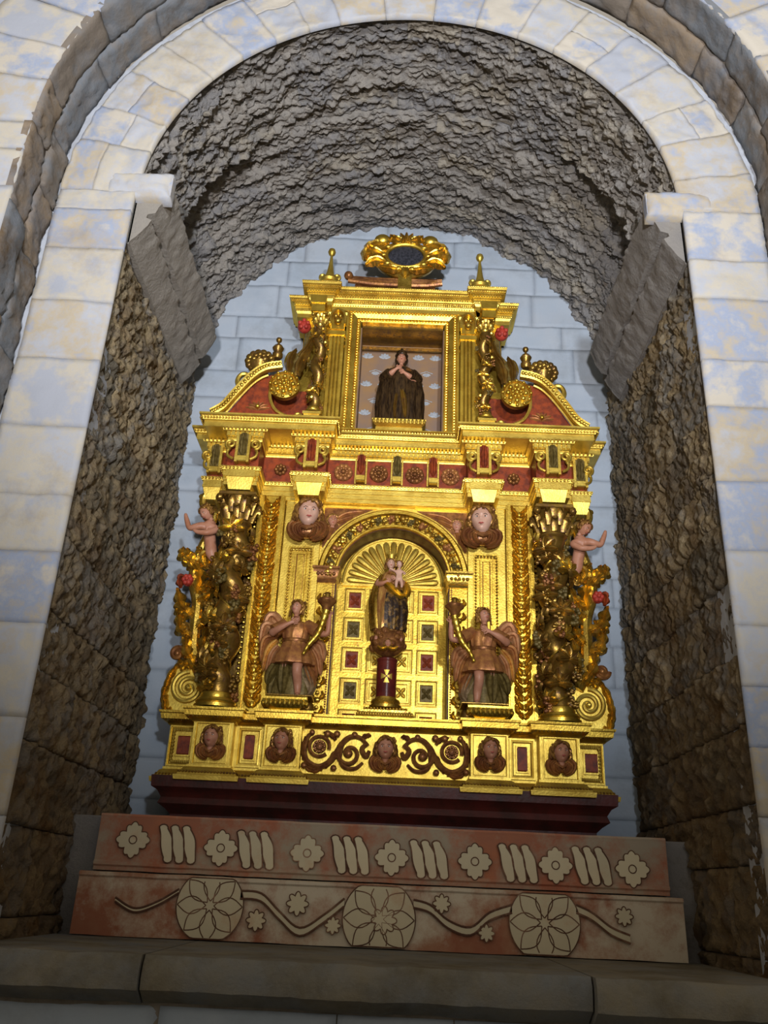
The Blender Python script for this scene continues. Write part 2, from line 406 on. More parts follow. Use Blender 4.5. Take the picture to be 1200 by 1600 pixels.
# ================================================================ SETTING
def stones(parent, rows, mapf, mat, nu, nv, amp, joint=.02, bw=.03, seed=0, fscale=6, off=.012, cell=0, name='stone', gap=.003, aniso=(1, 1, 1)):
    """rows: list of (v0, v1, [u breaks]); every block is an object of its own with a recessed edge"""
    k = 0
    for (v0, v1, us) in rows:
        for u0, u1 in zip(us[:-1], us[1:]):
            k += 1
            uu = np.linspace(u0+gap, u1-gap, nu); vv = np.linspace(v0+gap, v1-gap, nv)
            U, V = np.meshgrid(uu, vv, indexing='ij')
            X, Y, Z = mapf(U, V, 0*U)
            e = np.minimum(np.minimum(U-u0, u1-U), np.minimum(V-v0, v1-V))
            e = np.clip(e/bw, 0, 1); e = e*e*(3-2*e)
            ax, ay, az = aniso
            nz = fbm(X*fscale*ax, Y*fscale*ay, Z*fscale*az, 5, seed, .6)
            H = amp*nz
            if cell: H = H+cell*(np.minimum(cells(X*13*ax+.6*nz, Y*13*ay+.6*nz, Z*13*az, seed), .5)-.25)*1.6
            if cell: H = H-cell*1.0*np.abs(fbm(X*17*ax, Y*17*ay, Z*17*az, 3, seed+40, .6))*2
            H = H+random.uniform(-off, off)-joint*(1-e)
            X, Y, Z = mapf(U, V, H); X2, Y2, Z2 = mapf(U, V, H*0-joint*2.2-amp-cell*.5)
            P = np.stack([X, Y, Z], -1).reshape(-1, 3); Q = np.stack([X2, Y2, Z2], -1)
            F = []
            I = np.arange(nu*nv).reshape(nu, nv)
            a = I[:-1, :-1].ravel(); b = I[1:, :-1].ravel(); c = I[1:, 1:].ravel(); d = I[:-1, 1:].ravel()
            F = np.stack([a, b, c, d], 1).tolist()
            ring = list(I[:, 0])+list(I[-1, 1:])+list(I[::-1, -1][1:])+list(I[0, ::-1][1:-1])
            back = Q.reshape(-1, 3)[ring]; base = nu*nv; n = len(ring)
            F += [[int(ring[i]), base+i, base+(i+1) % n, int(ring[(i+1) % n])] for i in range(n)]
            me = bpy.data.meshes.new(name); me.from_pydata(np.concatenate([P, back]).tolist(), [], F)
            me.polygons.foreach_set('use_smooth', [True]*len(me.polygons)); me.materials.append(mat); me.update()
            o = bpy.data.objects.new(name, me); COL.objects.link(o); o.parent = parent; o.location = -wloc(parent)
def courses(v0, v1, h, u0, u1, w, hj=.25, wj=.3):
    R = []; v = v0; i = 0
    while v < v1-.02:
        hh = h*(1+random.uniform(-hj, hj)); e = min(v+hh, v1)
        if v1-e < h*.4: e = v1
        us = [u0]; u = u0-random.uniform(0, .5)*w*(1 if i % 2 else .3)
        while True:
            u += w*(1+random.uniform(-wj, wj))
            if u > u1-w*.35: break
            if u > u0+w*.25: us.append(u)
        us.append(u1); R.append((v, e, us)); v = e; i += 1
    return R
YF, YO, YB = -1.65, -2.12, .55        # arch face, outer wall face, back wall
XJ = 1.81
def struct(name, mb, mat, smooth=False):
    o = mb.build(name, mat, None, smooth); o['kind'] = 'structure'; return o

# back wall
mb = MB(); mb.box(-2.15, 2.15, YB+.03, YB+.3, 0, 7.8); wall_back = struct('wall_back', mb, MORTW)
stones(wall_back, courses(1.9, 7.7, .30, -2.0, 2.0, .62), lambda u, v, h: (u, YB-h, v), ST_BACK, 14, 9, .022, .0008, .01, 3, 5, .0012, gap=.0005, name='ashlar_block')
# jambs
for sx, nm in ((-1, 'wall_left'), (1, 'wall_right')):
    mb = MB(); mb.box(sx*(XJ+.06), sx*(XJ+.45), YF+.03, YB+.05, 0, 5.72); wj = struct(nm, mb, MORTAR)
    stones(wj, courses(1.0, 5.72, .36, YF+.065, YB+.03, .5), (lambda u, v, h, sx=sx: (sx*(XJ-h), u, v)), ST_JAMB, 32, 24, .055, .010, .02, 11 if sx < 0 else 23, 8, .012, cell=.032, aniso=(1, 1, .62), name='hewn_block')
# vault: front ring and a wider rear vault behind it
YS = -.80
mb = MB()
def fmap(u, v, h): r = 1.79-h; return (-r*np.cos(u), v, 5.80+r*np.sin(u))
def rmap(u, v, h):
    t = (v-YS)/(YB-YS); e = np.clip(np.minimum(u, PI-u)/math.radians(74), 0, 1)
    g = .52*(1-t)*(1-e*e*(3-2*e)); a = 1.83+g-h; b = 1.90+g*.6-h
    return (-a*np.cos(u), v, 5.64+b*np.sin(u))
V = []; F = []
n = 48
for (mp, y0, y1) in ((fmap, YF+.02, YS), (rmap, YS, YB+.05)):
    b = len(V)
    for i in range(n+1):
        u = PI*i/n
        for y in (y0, y1): V.append(tuple(float(q) for q in mp(u, y, -.075)))
    F += [(b+2*i, b+2*i+1, b+2*i+3, b+2*i+2) for i in range(n)]
b = len(V)                             # the step between the two
for i in range(n+1):
    u = PI*i/n
    V.append(tuple(float(q) for q in fmap(u, YS-.01, -.04))); V.append(tuple(float(q) for q in fmap(u, YS-.01, -.6)))
F += [(b+2*i, b+2*i+1, b+2*i+3, b+2*i+2) for i in range(n)]
mb.add(V, F); ceiling = struct('ceiling', mb, MORTAR)
def arcrows(y0, y1, dy, w, r):
    R = []
    for (v0, v1, us) in courses(y0, y1, dy, 0, PI*r, w, .35, .4): R.append((v0, v1, [u/r for u in us]))
    return R
def lump(mp): return mp
stones(ceiling, arcrows(YF+.065, YS, .20, .42, 1.79), fmap, ST_VAULT, 40, 22, .092, .0012, .008, 31, 7, .001, gap=.0004, cell=.036, aniso=(.75, 1.5, .75), name='rubble_stone')
stones(ceiling, arcrows(YS, YB+.04, .20, .42, 1.9), rmap, ST_VAULT, 40, 22, .092, .0012, .008, 31, 7, .001, gap=.0004, cell=.036, aniso=(.75, 1.5, .75), name='rubble_stone')
# arch face with pilasters and voussoirs
CZ = 5.78
mb = MB(); n = 40; V = []; F = []
for i in range(n+1):
    u = PI*i/n
    for r in (1.84, 2.36): V.append((-r*math.cos(u), YF+.03, CZ+r*math.sin(u)))
F += [(2*i, 2*i+1, 2*i+3, 2*i+2) for i in range(n)]
mb.add(V, F); mb.box(-2.36, -1.84, YF+.03, YF+.3, 0, CZ); mb.box(1.84, 2.36, YF+.03, YF+.3, 0, CZ)
wall_front = struct('wall_front', mb, MORTW)
rows = []
a = 0; 
while a < PI-.02:
    b2 = min(a+random.uniform(.13, .21), PI)
    if PI-b2 < .08: b2 = PI
    rows.append((a, b2, [1.79, 2.30] if random.random() < .6 else [1.79, 1.79+random.uniform(.2, .32), 2.30])); a = b2
stones(wall_front, rows, lambda u, v, h: (-u*np.cos(v), YF-h, CZ+u*np.sin(v)), ST_PALE, 16, 14, .034, .0015, .015, 5, 8, .004, gap=.001, name='voussoir')
for sx in (-1, 1):
    stones(wall_front, courses(.9, CZ, .40, 1.80, 2.30, .8), (lambda u, v, h, sx=sx: (sx*u, YF-h, v)), ST_PALE, 16, 14, .028, .0015, .015, 9, 7, .004, gap=.001, name='ashlar_block')
for sx in (-1, 1):                      # projecting cap stones over the pilasters
    stones(wall_front, [(5.74, 5.96, [1.57, 2.02])], (lambda u, v, h, sx=sx: (sx*u, YF-.012-h, v)), ST_PALE, 24, 14, .035, .035, .05, 9, 7, .004, name='cap_stone')
    mb = MB(); a, b = sorted((sx*1.57, sx*1.95)); mb.box(a, b, YF+.02, -1.57, 5.75, 5.95, .02); mb.build('cap_stone', ST_PALE, wall_front, False)
# outer reveal
CZ2 = 5.86
def rev(u, v, h):                       # u runs up the left side, round and down; v is depth
    u = np.asarray(u, float); r = 2.31-h; H = CZ2-.9; A = PI*2.31
    x = np.where(u < H, -r, np.where(u > H+A, r, -r*np.cos(np.clip((u-H)/2.31, 0, PI))))
    z = np.where(u < H, .9+u, np.where(u > H+A, CZ2-(u-H-A), CZ2+r*np.sin(np.clip((u-H)/2.31, 0, PI))))
    return x, v+0*u, z
LT = 2*(CZ2-.9)+PI*2.31
mb = MB(); V = []; F = []; n = 90
for i in range(n+1):
    for y in (YF+.05, YO+.02):
        q = rev(np.array(LT*i/n), y, -.05); V.append((float(q[0]), y, float(q[2])))
F = [(2*i, 2*i+1, 2*i+3, 2*i+2) for i in range(n)]
mb.add(V, F); wall_reveal = struct('wall_reveal', mb, MORTAR)
rows = [(a, b, c) for a, b, c in courses(YO, YF+.03, .25, 0, LT, .55, .05, .35)]
stones(wall_reveal, rows, rev, ST_REV, 20, 10, .03, .014, .025, 77, 6, .012, cell=.012, name='reveal_stone')
# outer wall
mb = MB(); V = []; F = []; n = 60
def ring(r, u): return (-r*math.cos(u), YO+.03, CZ2+r*math.sin(u))
for i in range(n+1):
    u = PI*i/n; c, s_ = math.cos(u), math.sin(u); R = min(4.6/max(abs(c), 1e-6), 4.2/max(s_, 1e-6))
    V.append(ring(2.36, u)); V.append((-R*c, YO+.03, CZ2+R*s_))
F += [(2*i, 2*i+1, 2*i+3, 2*i+2) for i in range(n)]
mb.add(V, F); mb.box(-4.6, -2.36, YO+.03, YO+.3, 0, CZ2); mb.box(2.36, 4.6, YO+.03, YO+.3, 0, CZ2)
wall_outer = struct('wall_outer', mb, MORTW)
for sx in (-1, 1):
    stones(wall_outer, courses(2.6, CZ2, .34, 2.33, 3.3, .55), (lambda u, v, h, sx=sx: (sx*u, YO-h, v)), ST_PALE, 14, 10, .02, .002, .015, 15, 5, .006, name='ashlar_block')
rows = []
a = 0
while a < PI-.02:
    b2 = min(a+random.uniform(.10, .17), PI)
    if PI-b2 < .06: b2 = PI
    rows.append((a, b2, [2.33, 2.95, 3.5])); a = b2
stones(wall_outer, rows, lambda u, v, h: (-u*np.cos(v), YO-h, CZ2+u*np.sin(v)), ST_PALE, 12, 12, .02, .002, .015, 19, 5, .006, name='voussoir')
mb = MB(); mb.box(-6, 6, -11, YB+.3, -.2, 0); floor = struct('floor', mb, ST_ALT)
# ledge inside the niche under the altarpiece
mb = MB(); mb.box(-XJ-.1, XJ+.1, -.52, YB+.05, 0, 1.975, .01); struct('trim_3', mb, ST_IMP)
# imposts: broken stretches of moulding on each side
for k, sx in enumerate((-1, 1)):
    prof = [(0, 5.40), (.05, 5.46), (.105, 5.55), (.125, 5.60), (.085, 5.62), (.09, 5.645), (.14, 5.66), (.19, 5.76), (.235, 5.87), (.215, 5.91), (0, 5.93)]
    pq = []
    for p_, q_ in zip(prof[:-1], prof[1:]): pq += [(p_[0]+(q_[0]-p_[0])*t/4, p_[1]+(q_[1]-p_[1])*t/4) for t in range(4)]
    prof = pq+[prof[-1]]
    V = []; F = []; n = 110; ys = np.linspace(-1.58, .10, n); m = len(prof)
    for i, y in enumerate(ys):
        for j, (o, z) in enumerate(prof):
            q = float(fbm(np.array(y*13.), np.array(z*15.), np.array(k*5.), 4, 3))*.022 if 0 < j < m-1 else 0
            V.append((sx*(XJ-o-q+.0), y, z+q*.5))
    for i in range(n-1):
        for j in range(m-1): F.append((i*m+j, i*m+j+1, (i+1)*m+j+1, (i+1)*m+j))
    F += [tuple(range(m)), tuple((n-1)*m+j for j in range(m))]
    mb = MB(); mb.add(V, F)
    mb.box(sx*(XJ-.01), sx*(XJ+.3), -1.58, .10, 5.4, 5.93)
    o = struct('trim_%d' % (k+1), mb, ST_IMP, True)

# ================================================================ ALTAR TABLE AND STEPS
alt = empty('altar_table', (0, -1.5, 0), 'grey stone altar table with thick worn slab below the painted steps', 'altar')
for (x0, x1, dy, yb) in ((-2.05, -1.78, 0, -1.69), (-1.78, -.98, 0, -.7), (-.98, .90, .02, -.7), (.90, 1.78, -.03, -.7), (1.78, 2.05, -.03, -1.69)):
    nu, nv = 40, 6
    mb = MB(); prof = [(.10, 1.15), (.03, 1.19), (0, 1.205), (-.004, 1.25), (0, 1.30), (.02, 1.335)]
    V = []; F = []
    xs = np.linspace(x0+.004, x1-.004, nu)
    for x in xs:
        for (o, z) in prof:
            q = float(fbm(np.array(x*7.), np.array(z*7.), np.array(1.), 4, 8))*.02
            V.append((x, -1.95+dy+o+q, z+q*.4))
        V.append((x, yb, 1.34)); V.append((x, yb, 1.15))
    m = len(prof)+2
    for i in range(nu-1):
        for j in range(m): F.append((i*m+j, i*m+(j+1) % m, (i+1)*m+(j+1) % m, (i+1)*m+j))
    F += [tuple(range(m)), tuple((nu-1)*m+j for j in range(m))]
    mb.add(V, F); mb.build('slab', ST_ALT, alt)
mb = MB(); mb.box(-1.74, 1.74, -1.78, -.7, 0, 1.15); body = mb.build('altar_body', MORTAR, alt, False)
stones(body, courses(.3, 1.14, .30, -1.74, 1.74, .7), lambda u, v, h: (u, -1.79-h, v), ST_BACK, 14, 9, .012, .01, .02, 55, 6, .006, name='stone_block')

def step(name, label, x, yf, yb, z0, z1, mat, lip):
    t = empty(name, (0, (yf+yb)/2, z0), label, 'altar step')
    mb = MB(); n = 60; prof = [(0, z0), (0, z0+.02), (-.012, z0+.03), (-.012, z0+.045), (0, z0+.055), (0, z1-.03), (-.006, z1-.012), (.004, z1)] if lip else [(0, z0), (0, z0+.05), (0, z1-.03), (-.01, z1-.02), (-.01, z1-.006), (.004, z1)]
    V = []; F = []; m = len(prof)+2
    for i in range(n):
        xx = -x+2*x*i/(n-1)
        for (o, z) in prof:
            q = float(fbm(np.array(xx*5.), np.array(z*5.), np.array(2.), 3, 4))*.006
            V.append((xx, yf+o+q, z+q*.6))
        V.append((xx, yb, z1)); V.append((xx, yb, z0))
    for i in range(n-1):
        for j in range(m): F.append((i*m+j, i*m+(j+1) % m, (i+1)*m+(j+1) % m, (i+1)*m+j))
    F += [tuple(range(m)), tuple((n-1)*m+j for j in range(m))]
    mb.add(V, F); mb.build('riser', mat, t)
    return t
stepU = step('painted_step', 'upper reddish plaster step painted with rosettes and groups of three curved strokes', 1.66, -.60, -.10, 1.675, 1.985, PL_RED, True)
stepL = step('painted_step', 'lower worn pale plaster step painted with large petalled wheels and wavy bands', 1.68, -.76, -.12, 1.345, 1.665, PL_PALE, False)
def sx_of(px, py, y): p = at(px, py, y); return p.x, p.z
def flat_shape(pts, y, name, mat, parent, line=None, lw=.005, close=True):
    mb = MB(); mb.prism(pts, y+.004, y-.002); o = mb.build(name, mat, parent, False)
    if line:
        l = MB(); q = pts+[pts[0]] if close else pts
        l.tube(xyz(q, y-.003), lw, 5, .5); l.build('outline', line, o, True).location = (0, 0, 0)
    return o
# upper step: rosettes and triple strokes
yS = -.612
for (px, py) in ((208, 1312), (345, 1325), (480, 1333), (612, 1340), (742, 1346), (868, 1352), (988, 1358)):
    x, z = sx_of(px, py, yS)
    pts = []
    for i in range(96):
        a = 2*PI*i/96; r = .100*(.72+.28*abs(math.cos(2*a)))*(.86+.14*abs(math.cos(6*a))); pts.append((x+r*math.cos(a), z+r*math.sin(a)))
    o = flat_shape(pts, yS, 'painted_rosette', MOTIF, stepU, LINE, .003)
    l = MB(); l.tube(xyz([(x+.022*math.cos(2*PI*i/16), z+.022*math.sin(2*PI*i/16)) for i in range(17)], yS-.004), .003, 5, .5)
    l.build('centre_ring', LINE, o).location = (0, 0, 0)
for (px, py) in ((280, 1319), (402, 1328), (550, 1336), (673, 1343), (812, 1349), (927, 1353)):
    for k in (-1, 0, 1):
        x, z = sx_of(px+k*18, py+k, yS)
        c = smooth2([(x-.035, z+.085), (x-.012, z+.035), (x-.002, z-.03), (x+.012, z-.085)], 12)
        w = [.026+.010*math.sin(PI*i/11) for i in range(12)]
        L1 = []; L2 = []
        for i, (a, b) in enumerate(c): L1.append((a-w[i], b+.01)); L2.append((a+w[i], b-.004))
        top = [(c[0][0]+.026*math.cos(t), c[0][1]+.02*math.sin(t)) for t in np.linspace(PI*.9, PI*.1, 5)]
        bot = [(c[-1][0]+.026*math.cos(t), c[-1][1]+.02*math.sin(t)) for t in np.linspace(-PI*.1, -PI*.9, 5)]
        flat_shape(top+L2+bot+L1[::-1], yS, 'painted_stroke', MOTIF, stepU, LINE, .004)
# lower step: wheels, waves, small flowers
yL = -.772
for (px, py, rr) in ((328, 1415, .185), (592, 1436, .20), (851, 1442, .195)):
    x, z = sx_of(px, py, yL); z0 = 1.352
    pts = [(x+rr*math.cos(t), max(z0, min(1.655, z+rr*math.sin(t)))) for t in np.linspace(0, 2*PI, 49)[:-1]]
    o = flat_shape(pts, yL, 'painted_wheel', MOTIF, stepL, LINE, .003)
    for k in range(8):
        a = PI/2+k*PI/4; q = []
        for t in np.linspace(0, 1, 9): q.append((t, .24*math.sin(PI*t)))
        for sgn in (1, -1):
            l = [(x+rr*(.12+.85*t)*math.cos(a)-sgn*rr*w*math.sin(a), z+rr*(.12+.85*t)*math.sin(a)+sgn*rr*w*math.cos(a)) for t, w in q]
            l = [p for p in l if z0 < p[1] < 1.652]
            if len(l) > 2:
                m2 = MB(); m2.tube(xyz(l, yL-.003), .003, 5, .5); m2.build('petal_line', LINE, o).location = (0, 0, 0)
def wave(pix, w):
    c = smooth2([sx_of(a, b, yL) for a, b in pix], 26)
    up = [(a, min(1.65, b+w)) for a, b in c]; dn = [(a, max(1.352, b-w)) for a, b in c]
    o = flat_shape(up+dn[::-1], yL, 'painted_wave', MOTIF, stepL, None)
    for q in (up, dn):
        m2 = MB(); m2.tube(xyz(q, yL-.003), .006, 5, .5); m2.build('wave_line', LINE, o).location = (0, 0, 0)
wave([(376, 1398), (408, 1402), (436, 1430), (468, 1456), (505, 1436), (538, 1410)], .02)
wave([(646, 1412), (672, 1420), (700, 1444), (735, 1455), (765, 1432), (800, 1420)], .02)
wave([(900, 1420), (925, 1432), (955, 1455), (985, 1468)], .02)
wave([(180, 1405), (210, 1422), (245, 1412), (280, 1392)], .010)
for (px, py, r) in ((465, 1412, .062), (400, 1438, .055), (520, 1446, .045), (690, 1412, .05), (760, 1458, .045), (975, 1432, .05), (600, 1438, .07)):
    x, z = sx_of(px, py, yL)
    pts = [(x+r*(.65+.35*abs(math.cos(4*t)))*math.cos(t), max(1.352, z+r*(.65+.35*abs(math.cos(4*t)))*math.sin(t))) for t in np.linspace(0, 2*PI, 65)[:-1]]
    flat_shape(pts, yL-.002, 'painted_flower', MOTIF, stepL, LINE, .003)

# ================================================================ ALTARPIECE
AP = empty('altarpiece', (0, .1, 1.985), 'gilded carved baroque altarpiece with twisted columns and broken pediment standing in the stone niche', 'altarpiece')
# ---- dark plinth
path = rpath([(1.40, 0.0)])
mb = MB(); mb.sweep([(-.6, 1.985), (0, 1.985), (.0, 2.04), (.03, 2.07), (.075, 2.10), (.06, 2.14), (.085, 2.18), (.12, 2.20), (.125, 2.27), (-.6, 2.27)], path)
mb.build('plinth', MAROON, AP)
def skin_fig(name, joints, edges, radii, mat, parent, local=False, lv=2):
    me = bpy.data.meshes.new(name); me.from_pydata([tuple(j) for j in joints], edges, []); me.update()
    o = bpy.data.objects.new(name, me); COL.objects.link(o)
    sk = o.modifiers.new('Skin', 'SKIN'); sk.use_smooth_shade = True; sk.branch_smoothing = .6
    if not me.skin_vertices: me.attributes.new('skin', 'FLOAT_VECTOR', 'POINT')
    for i, r in enumerate(radii):
        rr = r if isinstance(r, tuple) else (r, r); me.skin_vertices[0].data[i].radius = rr; me.skin_vertices[0].data[i].use_root = (i == 0)
    ss = o.modifiers.new('Sub', 'SUBSURF'); ss.levels = lv; ss.render_levels = lv
    dg = bpy.context.evaluated_depsgraph_get(); dg.update()
    m2 = bpy.data.meshes.new_from_object(o.evaluated_get(dg)); m2.name = name
    bpy.data.objects.remove(o)
    m2.materials.clear(); m2.materials.append(mat)
    o = bpy.data.objects.new(name, m2); COL.objects.link(o)
    o.parent = parent
    if not local: o.location = -wloc(parent)
    return o
# ---- predella
steps_pred = [(.57, .02), (.82, -.08), (1.03, .02), (1.30, -.08), (1.50, .10)]
pp = rpath(steps_pred)
mb = MB(); mb.sweep([(-.05, 2.33), (0, 2.33), (0, 2.64), (-.05, 2.64)], pp); PRED = mb.build('predella', GOLDP, AP, False)
mb = MB(); mb.sweep([(-.1, 2.245), (.075, 2.245), (.08, 2.275), (.06, 2.28), (.055, 2.292), (.045, 2.30), (.03, 2.325), (.012, 2.335), (.012, 2.35), (-.1, 2.35)], pp); mb.build('base_moulding', GOLDP, PRED)
mb = MB(); mb.sweep([(-.1, 2.63), (.012, 2.63), (.02, 2.645), (.03, 2.65), (.06, 2.665), (.065, 2.70), (.075, 2.705), (.078, 2.72), (-.4, 2.722)], pp); mb.build('cornice_moulding', GOLD, PRED)
def bead_path(name, path, o, z, r, mat, parent, gap=2.3, kind='stuff'):
    mb = MB()
    mm = MB(); mm.sweep([(o, z), (o, z)], path); pts = [Vector(v) for v in mm.v[::2]]
    for a, b in zip(pts[:-1], pts[1:]):
        L = (b-a).length; n = int(L/(r*gap))
        if n and abs(b.y-a.y) < .25: mb.beads(a, b, n, r)
    return mb.build(name, mat, parent, kind=kind)
bead_path('beading', pp, .052, 2.298, .009, GOLDD, PRED)
bead_path('beading', pp, .045, 2.662, .010, GOLDD, PRED, 2.6)

# ---- carved heads (shared meshes)
def head_mesh():
    mb = MB(); n, k = 34, 26; V = []
    for j in range(k+1):
        t = PI*j/k
        for i in range(n):
            a = 2*PI*i/n
            x = math.sin(t)*math.cos(a); y = math.sin(t)*math.sin(a); z = -math.cos(t)
            px, py, pz = .36*x, .41*y, .5*z
            if pz < 0: px *= 1-.30*(-pz/.5)**1.6; py *= 1-.16*(-pz/.5)**1.6
            if y < 0:
                g = lambda cx, cz, sx, sz: math.exp(-((px-cx)/sx)**2-((pz-cz)/sz)**2)
                d = .035*g(0, .0, .045, .10)+.10*g(0, -.09, .06, .05)-.05*g(.14, .03, .08, .05)-.05*g(-.14, .03, .08, .05)
                d += .03*g(.18, -.14, .10, .09)+.03*g(-.18, -.14, .10, .09)+.045*g(0, -.225, .09, .035)-.02*g(0, -.285, .08, .02)+.05*g(0, -.38, .09, .06)+.03*g(0, .13, .25, .04)
                py -= d
            V.append((px, py, pz))
    F = []
    for j in range(k):
        for i in range(n): F.append((j*n+i, j*n+(i+1) % n, (j+1)*n+(i+1) % n, (j+1)*n+i))
    mb.add(V, F, 0)
    for sx in (-1, 1):
        mb.mi = 3; mb.sphere((sx*.135, -.335, .03), .052, 10, 7, (1.15, .6, .62)); mb.mi = 1; mb.sphere((sx*.135, -.358, .028), .026, 8, 6, (1, .5, 1))
        mb.tube([(sx*.07, -.395, .085), (sx*.14, -.385, .115), (sx*.21, -.33, .09)], .010, 5)
        mb.mi = 0; mb.tube([(sx*.085, -.365, .052), (sx*.14, -.378, .066), (sx*.195, -.335, .05)], .014, 5)
        mb.sphere((sx*.35, .0, -.03), .09, 8, 6, (.4, .8, 1.1))
    mb.mi = 2; mb.tube([(-.095, -.365, -.215), (-.04, -.413, -.208), (0, -.418, -.216), (.04, -.413, -.208), (.095, -.365, -.215)], [.006, .015, .012, .015, .006], 6); mb.tube([(-.08, -.37, -.222), (0, -.415, -.242), (.08, -.37, -.222)], [.006, .019, .006], 6)
    mb.mi = 0; mb.lathe([(.17, -.62), (.15, -.5), (.16, -.3)], 12, (0, .03, 0))
    return mb
def hair_mesh(long=0, seed=1):
    rnd = random.Random(seed); mb = MB()
    n, k = 28, 16; V = []; F = []
    for j in range(k+1):
        t = PI*j/k
        for i in range(n):
            a = 2*PI*i/n; x = math.sin(t)*math.cos(a); y = math.sin(t)*math.sin(a); z = -math.cos(t)
            q = 1+.06*math.sin(9*a+3*z)+.05*math.sin(14*z+2*a)
            V.append((.41*x*q, .06+.42*y*q, .09+.50*z*q))
    for j in range(k):
        for i in range(n): F.append((j*n+i, j*n+(i+1) % n, (j+1)*n+(i+1) % n, (j+1)*n+i))
    mb.add(V, F)
    # cut away the face by pushing it back
    mb.v = [((x, y, z) if not (y < -.12 and z < .26-abs(x)*.3) else (x, max(y, -.12), z)) for x, y, z in mb.v]
    for i in range(30):
        a = rnd.uniform(-.25*PI, 1.25*PI); z = rnd.uniform(-.30, .42)
        if math.sin(a) < -.3 and z < .30: continue
        rr = math.sqrt(max(0, 1-((z-.05)/.56)**2))
        c = (.43*rr*math.cos(a), .05+.42*rr*math.sin(a), z+.05)
        mb.sphere(c, rnd.uniform(.07, .11), 7, 5)
    for sx in (-1, 1):                  # wavy locks framing the face
        for k in range(4):
            o = .05*k; P = [(0+sx*.02, -.30+.05*k, .40+.03*k), (sx*(.18+o*.4), -.33+.06*k, .36+.02*k), (sx*(.33+o*.5), -.22+.05*k, .20), (sx*(.40+o*.6), -.14+.05*k, .02), (sx*(.39+o*.8), -.12+.05*k, -.16), (sx*(.37+o), -.10+.05*k, -.32-long*.2)]
            q = smooth2(P, 22); q = [(x+sx*.022*math.sin(i*1.15+k), y, z+.012*math.cos(i*1.15+k)) for i, (x, y, z) in enumerate(q)]
            mb.tube(q, [.05+.022*math.sin(i*1.15+k*2) for i in range(22)], 7)
    return mb
_h = head_mesh().build('face', [SKIN, EYEM, LIP, EYEW]); HEAD_ME = _h.data; bpy.data.objects.remove(_h)
_h = head_mesh().build('face', [SKIND, EYEM, LIP, EYEW]); HEADD_ME = _h.data; bpy.data.objects.remove(_h)
_h = hair_mesh().build('hair', HAIR); HAIR_ME = _h.data; bpy.data.objects.remove(_h)
_h = hair_mesh(1, 4).build('hair', HAIR); HAIRL_ME = _h.data; bpy.data.objects.remove(_h)
def place(me, name, loc, s, rot, parent, local=False):
    o = bpy.data.objects.new(name, me); COL.objects.link(o); o.parent = parent
    o.location = Vector(loc)-(Vector((0, 0, 0)) if local else wloc(parent)); o.scale = (s, s, s) if not isinstance(s, tuple) else s
    o.rotation_euler = rot; return o
def bust(name, x, y, z, s, parent, collar, rot=(0, 0, 0), dark=False, label=None, wings=True, collar2=None):
    """winged cherub bust: carved body (part) with face and hair as its sub-parts"""
    mb = MB(); sx = s
    mb.sphere((x, y+.05*s, z-.62*s), .42*s, 16, 10, (1.05, .62, .62))
    for sg in (-1, 1):
        for (p, w, d) in (([(.30, -.28), (.56, -.45), (.50, -.78), (.16, -1.0)], .15, .0), ([(.22, -.40), (.42, -.55), (.36, -.80), (.08, -.96)], .13, .10), ([(.12, -.48), (.26, -.62), (.20, -.80), (.03, -.90)], .11, .18)):
            if wings: mb.leaf([(x+sg*a*s, z+c*s) for a, c in p], w*s, y-.02*s-d*s, .16*s, 0, 0, 10)
    mb.tube([(x-.30*s, y-.20*s, z-.50*s), (x, y-.34*s, z-.68*s), (x+.30*s, y-.20*s, z-.50*s)], .07*s, 7)
    b = mb.build(name, collar, parent, True, False, label)
    place(HEADD_ME if dark else HEAD_ME, 'face', (x, y-.06*s, z), s, rot, b)
    place(HAIR_ME, 'hair', (x, y-.06*s, z), s, rot, b)
    return b
# ---- predella panels
def rect_frame(mb, x0, x1, z0, z1, y, w=.02, h=.018):
    mb.frame(x0, x1, z0, z1, y, [(0, 0), (0, h), (-w*.4, h), (-w*.5, h*.5), (-w*.8, h*.6), (-w, h*.1), (-w, 0)])
for sx in (-1, 1):
    for (x0, x1, nm) in ((.83, 1.02, 0),):
        a, b = sorted((sx*x0, sx*x1))
        mb = MB(); rect_frame(mb, a+.008, b-.008, 2.355, 2.625, .02, .03, .02); mb.frame(a+.052, b-.052, 2.40, 2.58, .02, [(0, 0), (0, .014), (-.008, .014), (-.008, 0)])
        f = mb.build('framed_panel', GOLDP, PRED, False)
        m2 = MB(); m2.box(a+.062, b-.062, .004, .02, 2.41, 2.57, .008); m2.build('red_inset', RED, f, False).location = -wloc(f)
    a, b = sorted((sx*1.305, sx*1.495))
    mb = MB(); rect_frame(mb, a, b, 2.355, 2.625, .10, .02, .016)
    mb.beads((a+.03, .09, 2.60), (b-.03, .09, 2.60), 9, .012); mb.beads((a+.03, .09, 2.385), (b-.03, .09, 2.385), 9, .012)
    mb.beads(((a if sx < 0 else b)+(-sx*.03), .09, 2.385), ((a if sx < 0 else b)-sx*.03, .09, 2.60), 9, .012)
    mb.frame(a+.05, b-.03, 2.42, 2.57, .10, [(0, 0), (0, .014), (-.012, .014), (-.012, 0)])
    f = mb.build('framed_panel', GOLDP, PRED, False)
    m2 = MB(); m2.box(a+.062, b-.042, .084, .10, 2.432, 2.558, .012); m2.build('red_inset', RED, f, False).location = -wloc(f)
    for (xc, dk) in ((1.165, True), (.695, False)):
        mb = MB(); rect_frame(mb, sx*xc-.118, sx*xc+.118, 2.352, 2.628, -.08, .012, .010); mb.build('square_panel', GOLDP, PRED, False)
        bust('cherub_relief', sx*xc, -.10, 2.525, .145, PRED, WINGB if xc < 1 else RUST, (math.radians(-8), 0, math.radians(sx*8)), True)
